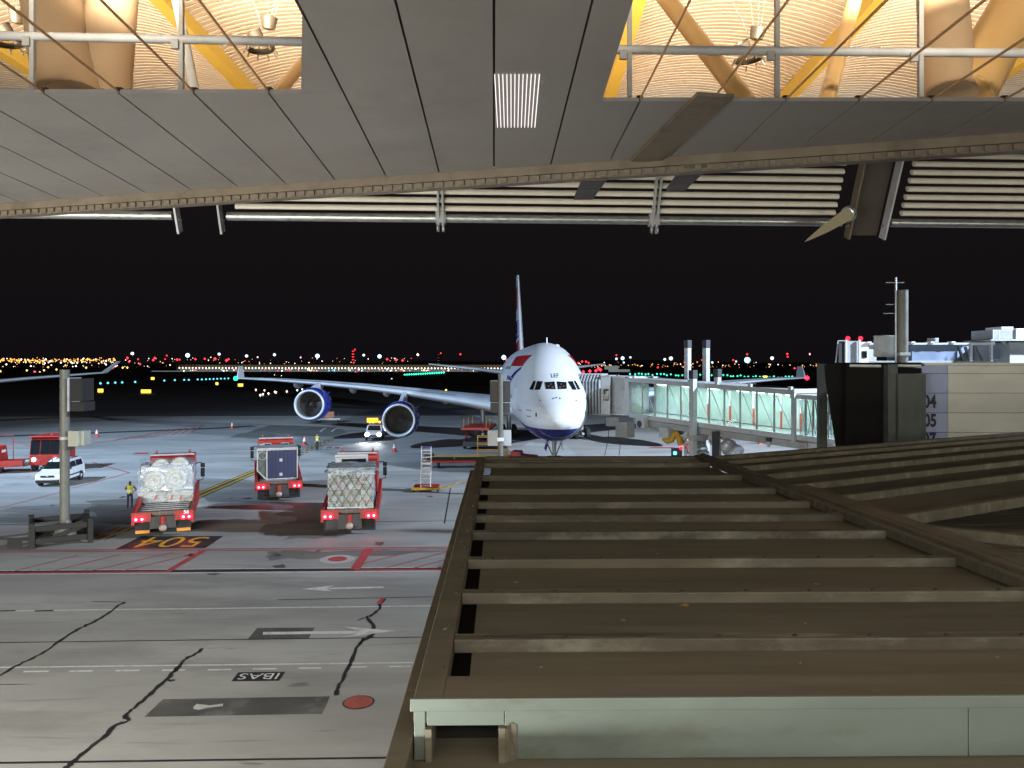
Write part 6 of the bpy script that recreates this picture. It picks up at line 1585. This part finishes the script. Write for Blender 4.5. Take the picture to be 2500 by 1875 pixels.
for u, v, s, lab in ((1505, 876, 1.6, 'dim far lamp mast under a red light right of the nose'), (1520, 874.5, 2.5, 'bright far floodlight mast, first bright one right of the nose'),
                     (1523, 885, 1.3, 'low far lamp mast just below the first bright one right of the nose'), (1539, 872.5, 1.4, 'thin tall far lamp mast right of the first bright one past the nose'),
                     (1623, 877.5, 1.8, 'smaller of the two paired far floodlight masts left of the tall pillars'), (1638, 875, 2.6, 'larger of the two paired far floodlight masts left of the tall pillars'),
                     (1739, 885, 1.5, 'low far lamp mast just right of the second tall pillar'), (1797, 882.5, 1.3, 'dim far lamp mast left of the large cyan white glare'),
                     (1885, 874.5, 2.4, 'bright far floodlight mast right of the large cyan white glare'), (1977, 865, 1.0, 'small bluish far lamp mast with red top beside the black hood')):
    mast(lab, u, v, 1000, s, g_fl2, grp='floodlight masts beyond the jet bridge')
mast('brightest far mast with a large cyan white glare beyond the jet bridge', 1824.5, 879, 1000, 4.0, glow('flood_cyan', (.35, .85, 1.0), 3.5), grp='floodlight masts beyond the jet bridge')
# red obstruction lamps on thin far masts
def redlamp(u, v, d=1200, s=1.5):
    p = wp(u, v, d); t = thing('red_beacon_mast', 'small red warning light on a thin far mast along the skyline', 'beacon mast', (p.x, p.y, 0), 0, 'red warning lights on the skyline')
    MB().tube((0, 0, -.05), (0, 0, p.z), .3, 5).build('mast_pole', m_dark, t); q = MB(); octa(q, (0, 0, p.z), s); q.build('red_lamp', g_re, t)
for u, v, s in ((311, 874, 2.2), (315, 883, 1.8), (337, 877, 1.4), (342, 889, 1.8), (374, 879, 2.0), (378, 874, 2.0), (403, 877, 1.2), (407, 868, 1.4), (432, 878, 2.0), (438, 878, 1.6), (477, 877, 1.8), (500, 876, 1.8), (525, 876, 2.4), (553, 880, 2.4), (558, 877, 1.8), (598, 881, 1.0), (734, 871, 1.0), (863, 885, 1.6),
                (945, 877, 2.0), (966, 878, 2.2), (983, 880, 2.0), (1004, 875, .9), (1237, 879, 2.0), (1124, 865, 1.6), (1412, 886, 1.6), (1421, 883, 1.8), (1431, 883, 1.8), (1437, 886, 1.6), (1505, 867, 1.4), (1671, 884, 1.4), (1790, 879, 1.4), (1824, 865, 1.6), (1606, 897, 1.6), (1940, 899, 1.6), (1922, 864, 1.8), (1923, 871, 1.6), (1977, 863, 1.2), (1713, 879, 1.0)):
    redlamp(u, v, 1200, s)
# two towers
for lab, u, v0, v1, w, col in (('dark far control tower with red lights in a column', 863, 855, 888, 9, g_re), ('far control tower with pale lit cab left of the airliner', 1071, 864, 888, 13, m_fwin)):
    d = 1400; a = wp(u, v0, d); t = thing('control_tower', lab, 'tower', (a.x, d, 0), 0)
    wm = w / F * d
    MB().tube((0, 0, -.05), (0, 0, a.z - 6), wm * .32, 10).build('tower_shaft', M('tower_dark', (.10, .06, .05), .8), t); MB().tube((0, 0, a.z - 6), (0, 0, a.z), wm * .5, 10, wm * .62).build('tower_cab', m_dark, t)
    for k in range(4): q = MB(); q.box((0, -wm * .6, a.z - 2 - k * 5.2), (wm * .55, .5, 1.0)); q.build('window_row', col, t)
    q = MB(); octa(q, (wm * .4, -1, a.z + 1), 1.6); q.build('red_lamp', g_re, t)
# taxiway lights
def dots(lab, grp, pts, d, r, mat, name='taxiway_light'):
    src = None
    for u, v in pts:
        dd = d if d else (H - .4) * F / (v - HV)
        p = wp(u, v, dd)
        if src is None:
            q = MB(); octa(q, (0, 0, 0), r); q.box((0, 0, -r - .12), (.12, .12, .24)); src = q.build(name, mat); o = src
        else: o = inst(src, name)
        o.location = p; tag(o, lab, 'taxiway light', grp)
dots('tiny cyan taxiway edge light beyond the left wing', 'cyan taxiway edge lights',
     [Z4(*q) for q in ((1085, 690), (1165, 686), (1245, 682), (1320, 680), (1460, 675), (1775, 660), (1888, 655), (1990, 652), (2040, 652), (2135, 648), (2180, 648))] + [(503 + 9.1 * k, 926 - .35 * k) for k in range(7)], 0, .62, g_cy)
dots('tiny green taxiway centre light right of the tail', 'green taxiway lights left of the nose', [(988 + 5.6 * k, 914.8 - .32 * k) for k in range(18)] + [(914, 921), (920, 921), (926, 921)], 640, .95, g_gr)
rr = random.Random(5)
dots('tiny green taxiway light beyond the jet bridge roof', 'green taxiway lights beyond the jet bridge', [(1503 + 6.2 * k, 919 + rr.uniform(-1, 1)) for k in range(6)] + [(1540 + k * 9.0 + rr.uniform(-2, 2), 912.5 + k * .17 + rr.uniform(-1.2, 2.2)) for k in range(46)], 560, .75, g_gr)
dots('tiny white apron light low in the dark beyond the outer engine', 'white apron lights in the dark', [(500 + .27125 * x, 780 + .27125 * y) for x, y in ((460, 632), (500, 680), (523, 672), (537, 637), (573, 665), (630, 650), (738, 647), (832, 635), (877, 628), (640, 655), (1683, 532), (627, 498), (690, 505))], 0, .32, g_wh)
dots('small yellow or amber light on the dark airfield at left', 'amber lights on the dark airfield', [Z4(*q) for q in ((430, 570), (475, 548), (520, 515), (610, 540), (930, 520), (1145, 580), (1325, 520), (1375, 520), (1560, 580), (5, 560), (290, 550))] + [(1035, 904), (1018, 918), (1049, 921), (962, 913)], 900, 1.3, glow('amber_small', (1.0, .65, .12), 3.0))
dots('small magenta red light on the dark airfield', 'magenta lights on the dark airfield', [Z4(*q) for q in ((375, 566), (545, 618), (1220, 516), (1590, 632))] + [(868, 910), (897, 911), (1077, 919), (1124, 918)], 900, 1.6, glow('magenta_small', (1.0, .05, .22), 4.0))
rl = [(1403, 901), (1412, 907), (1424, 908), (1440, 906), (1455, 905), (1462, 900), (1466, 903)]
dots('bright red light just right of the nose behind the bellows', 'red lights behind the bellows', rl, 800, 1.8, g_re)
# yellow guidance signs
def ysign(label, u, v, w, h):
    d = (H - .7) * F / (v - HV); p = wp(u, v, d); t = thing('guidance_sign', label, 'sign', (p.x, p.y, 0))
    ws, hs = w / F * d, h / F * d
    MB().box((0, 0, p.z), (ws + .15, .3, hs + .15)).build('sign_case', m_dark, t); MB().box((0, -.16, p.z), (ws, .02, hs)).build('sign_face', g_ye, t)
    for s_ in (-.4, .4): MB().box((s_ * ws, 0, (p.z - hs / 2) / 2), (.1, .1, max(.1, p.z - hs / 2))).build('sign_leg', m_dark, t)
ysign('lit yellow taxiway sign just right of the left post', 246, 953.5, 13, 8)
ysign('long lit yellow taxiway sign left of the green wing tip light', 357, 955.5, 24, 8)
ysign('small lit yellow taxiway sign below the cyan lights', 530, 936.5, 6, 6)
ysign('lit yellow taxiway sign directly under the green wing tip light', 587.5, 940, 12, 6)
ysign('lit amber sign among the lights above the cyan row', 373, 924, 8, 6)
ysign('lit yellow sign seen over the inner wing root', 1089, 953.5, 4, 6)
ysign('lit yellow sign beyond the jet bridge pillars', 1868, 919.5, 9, 4)
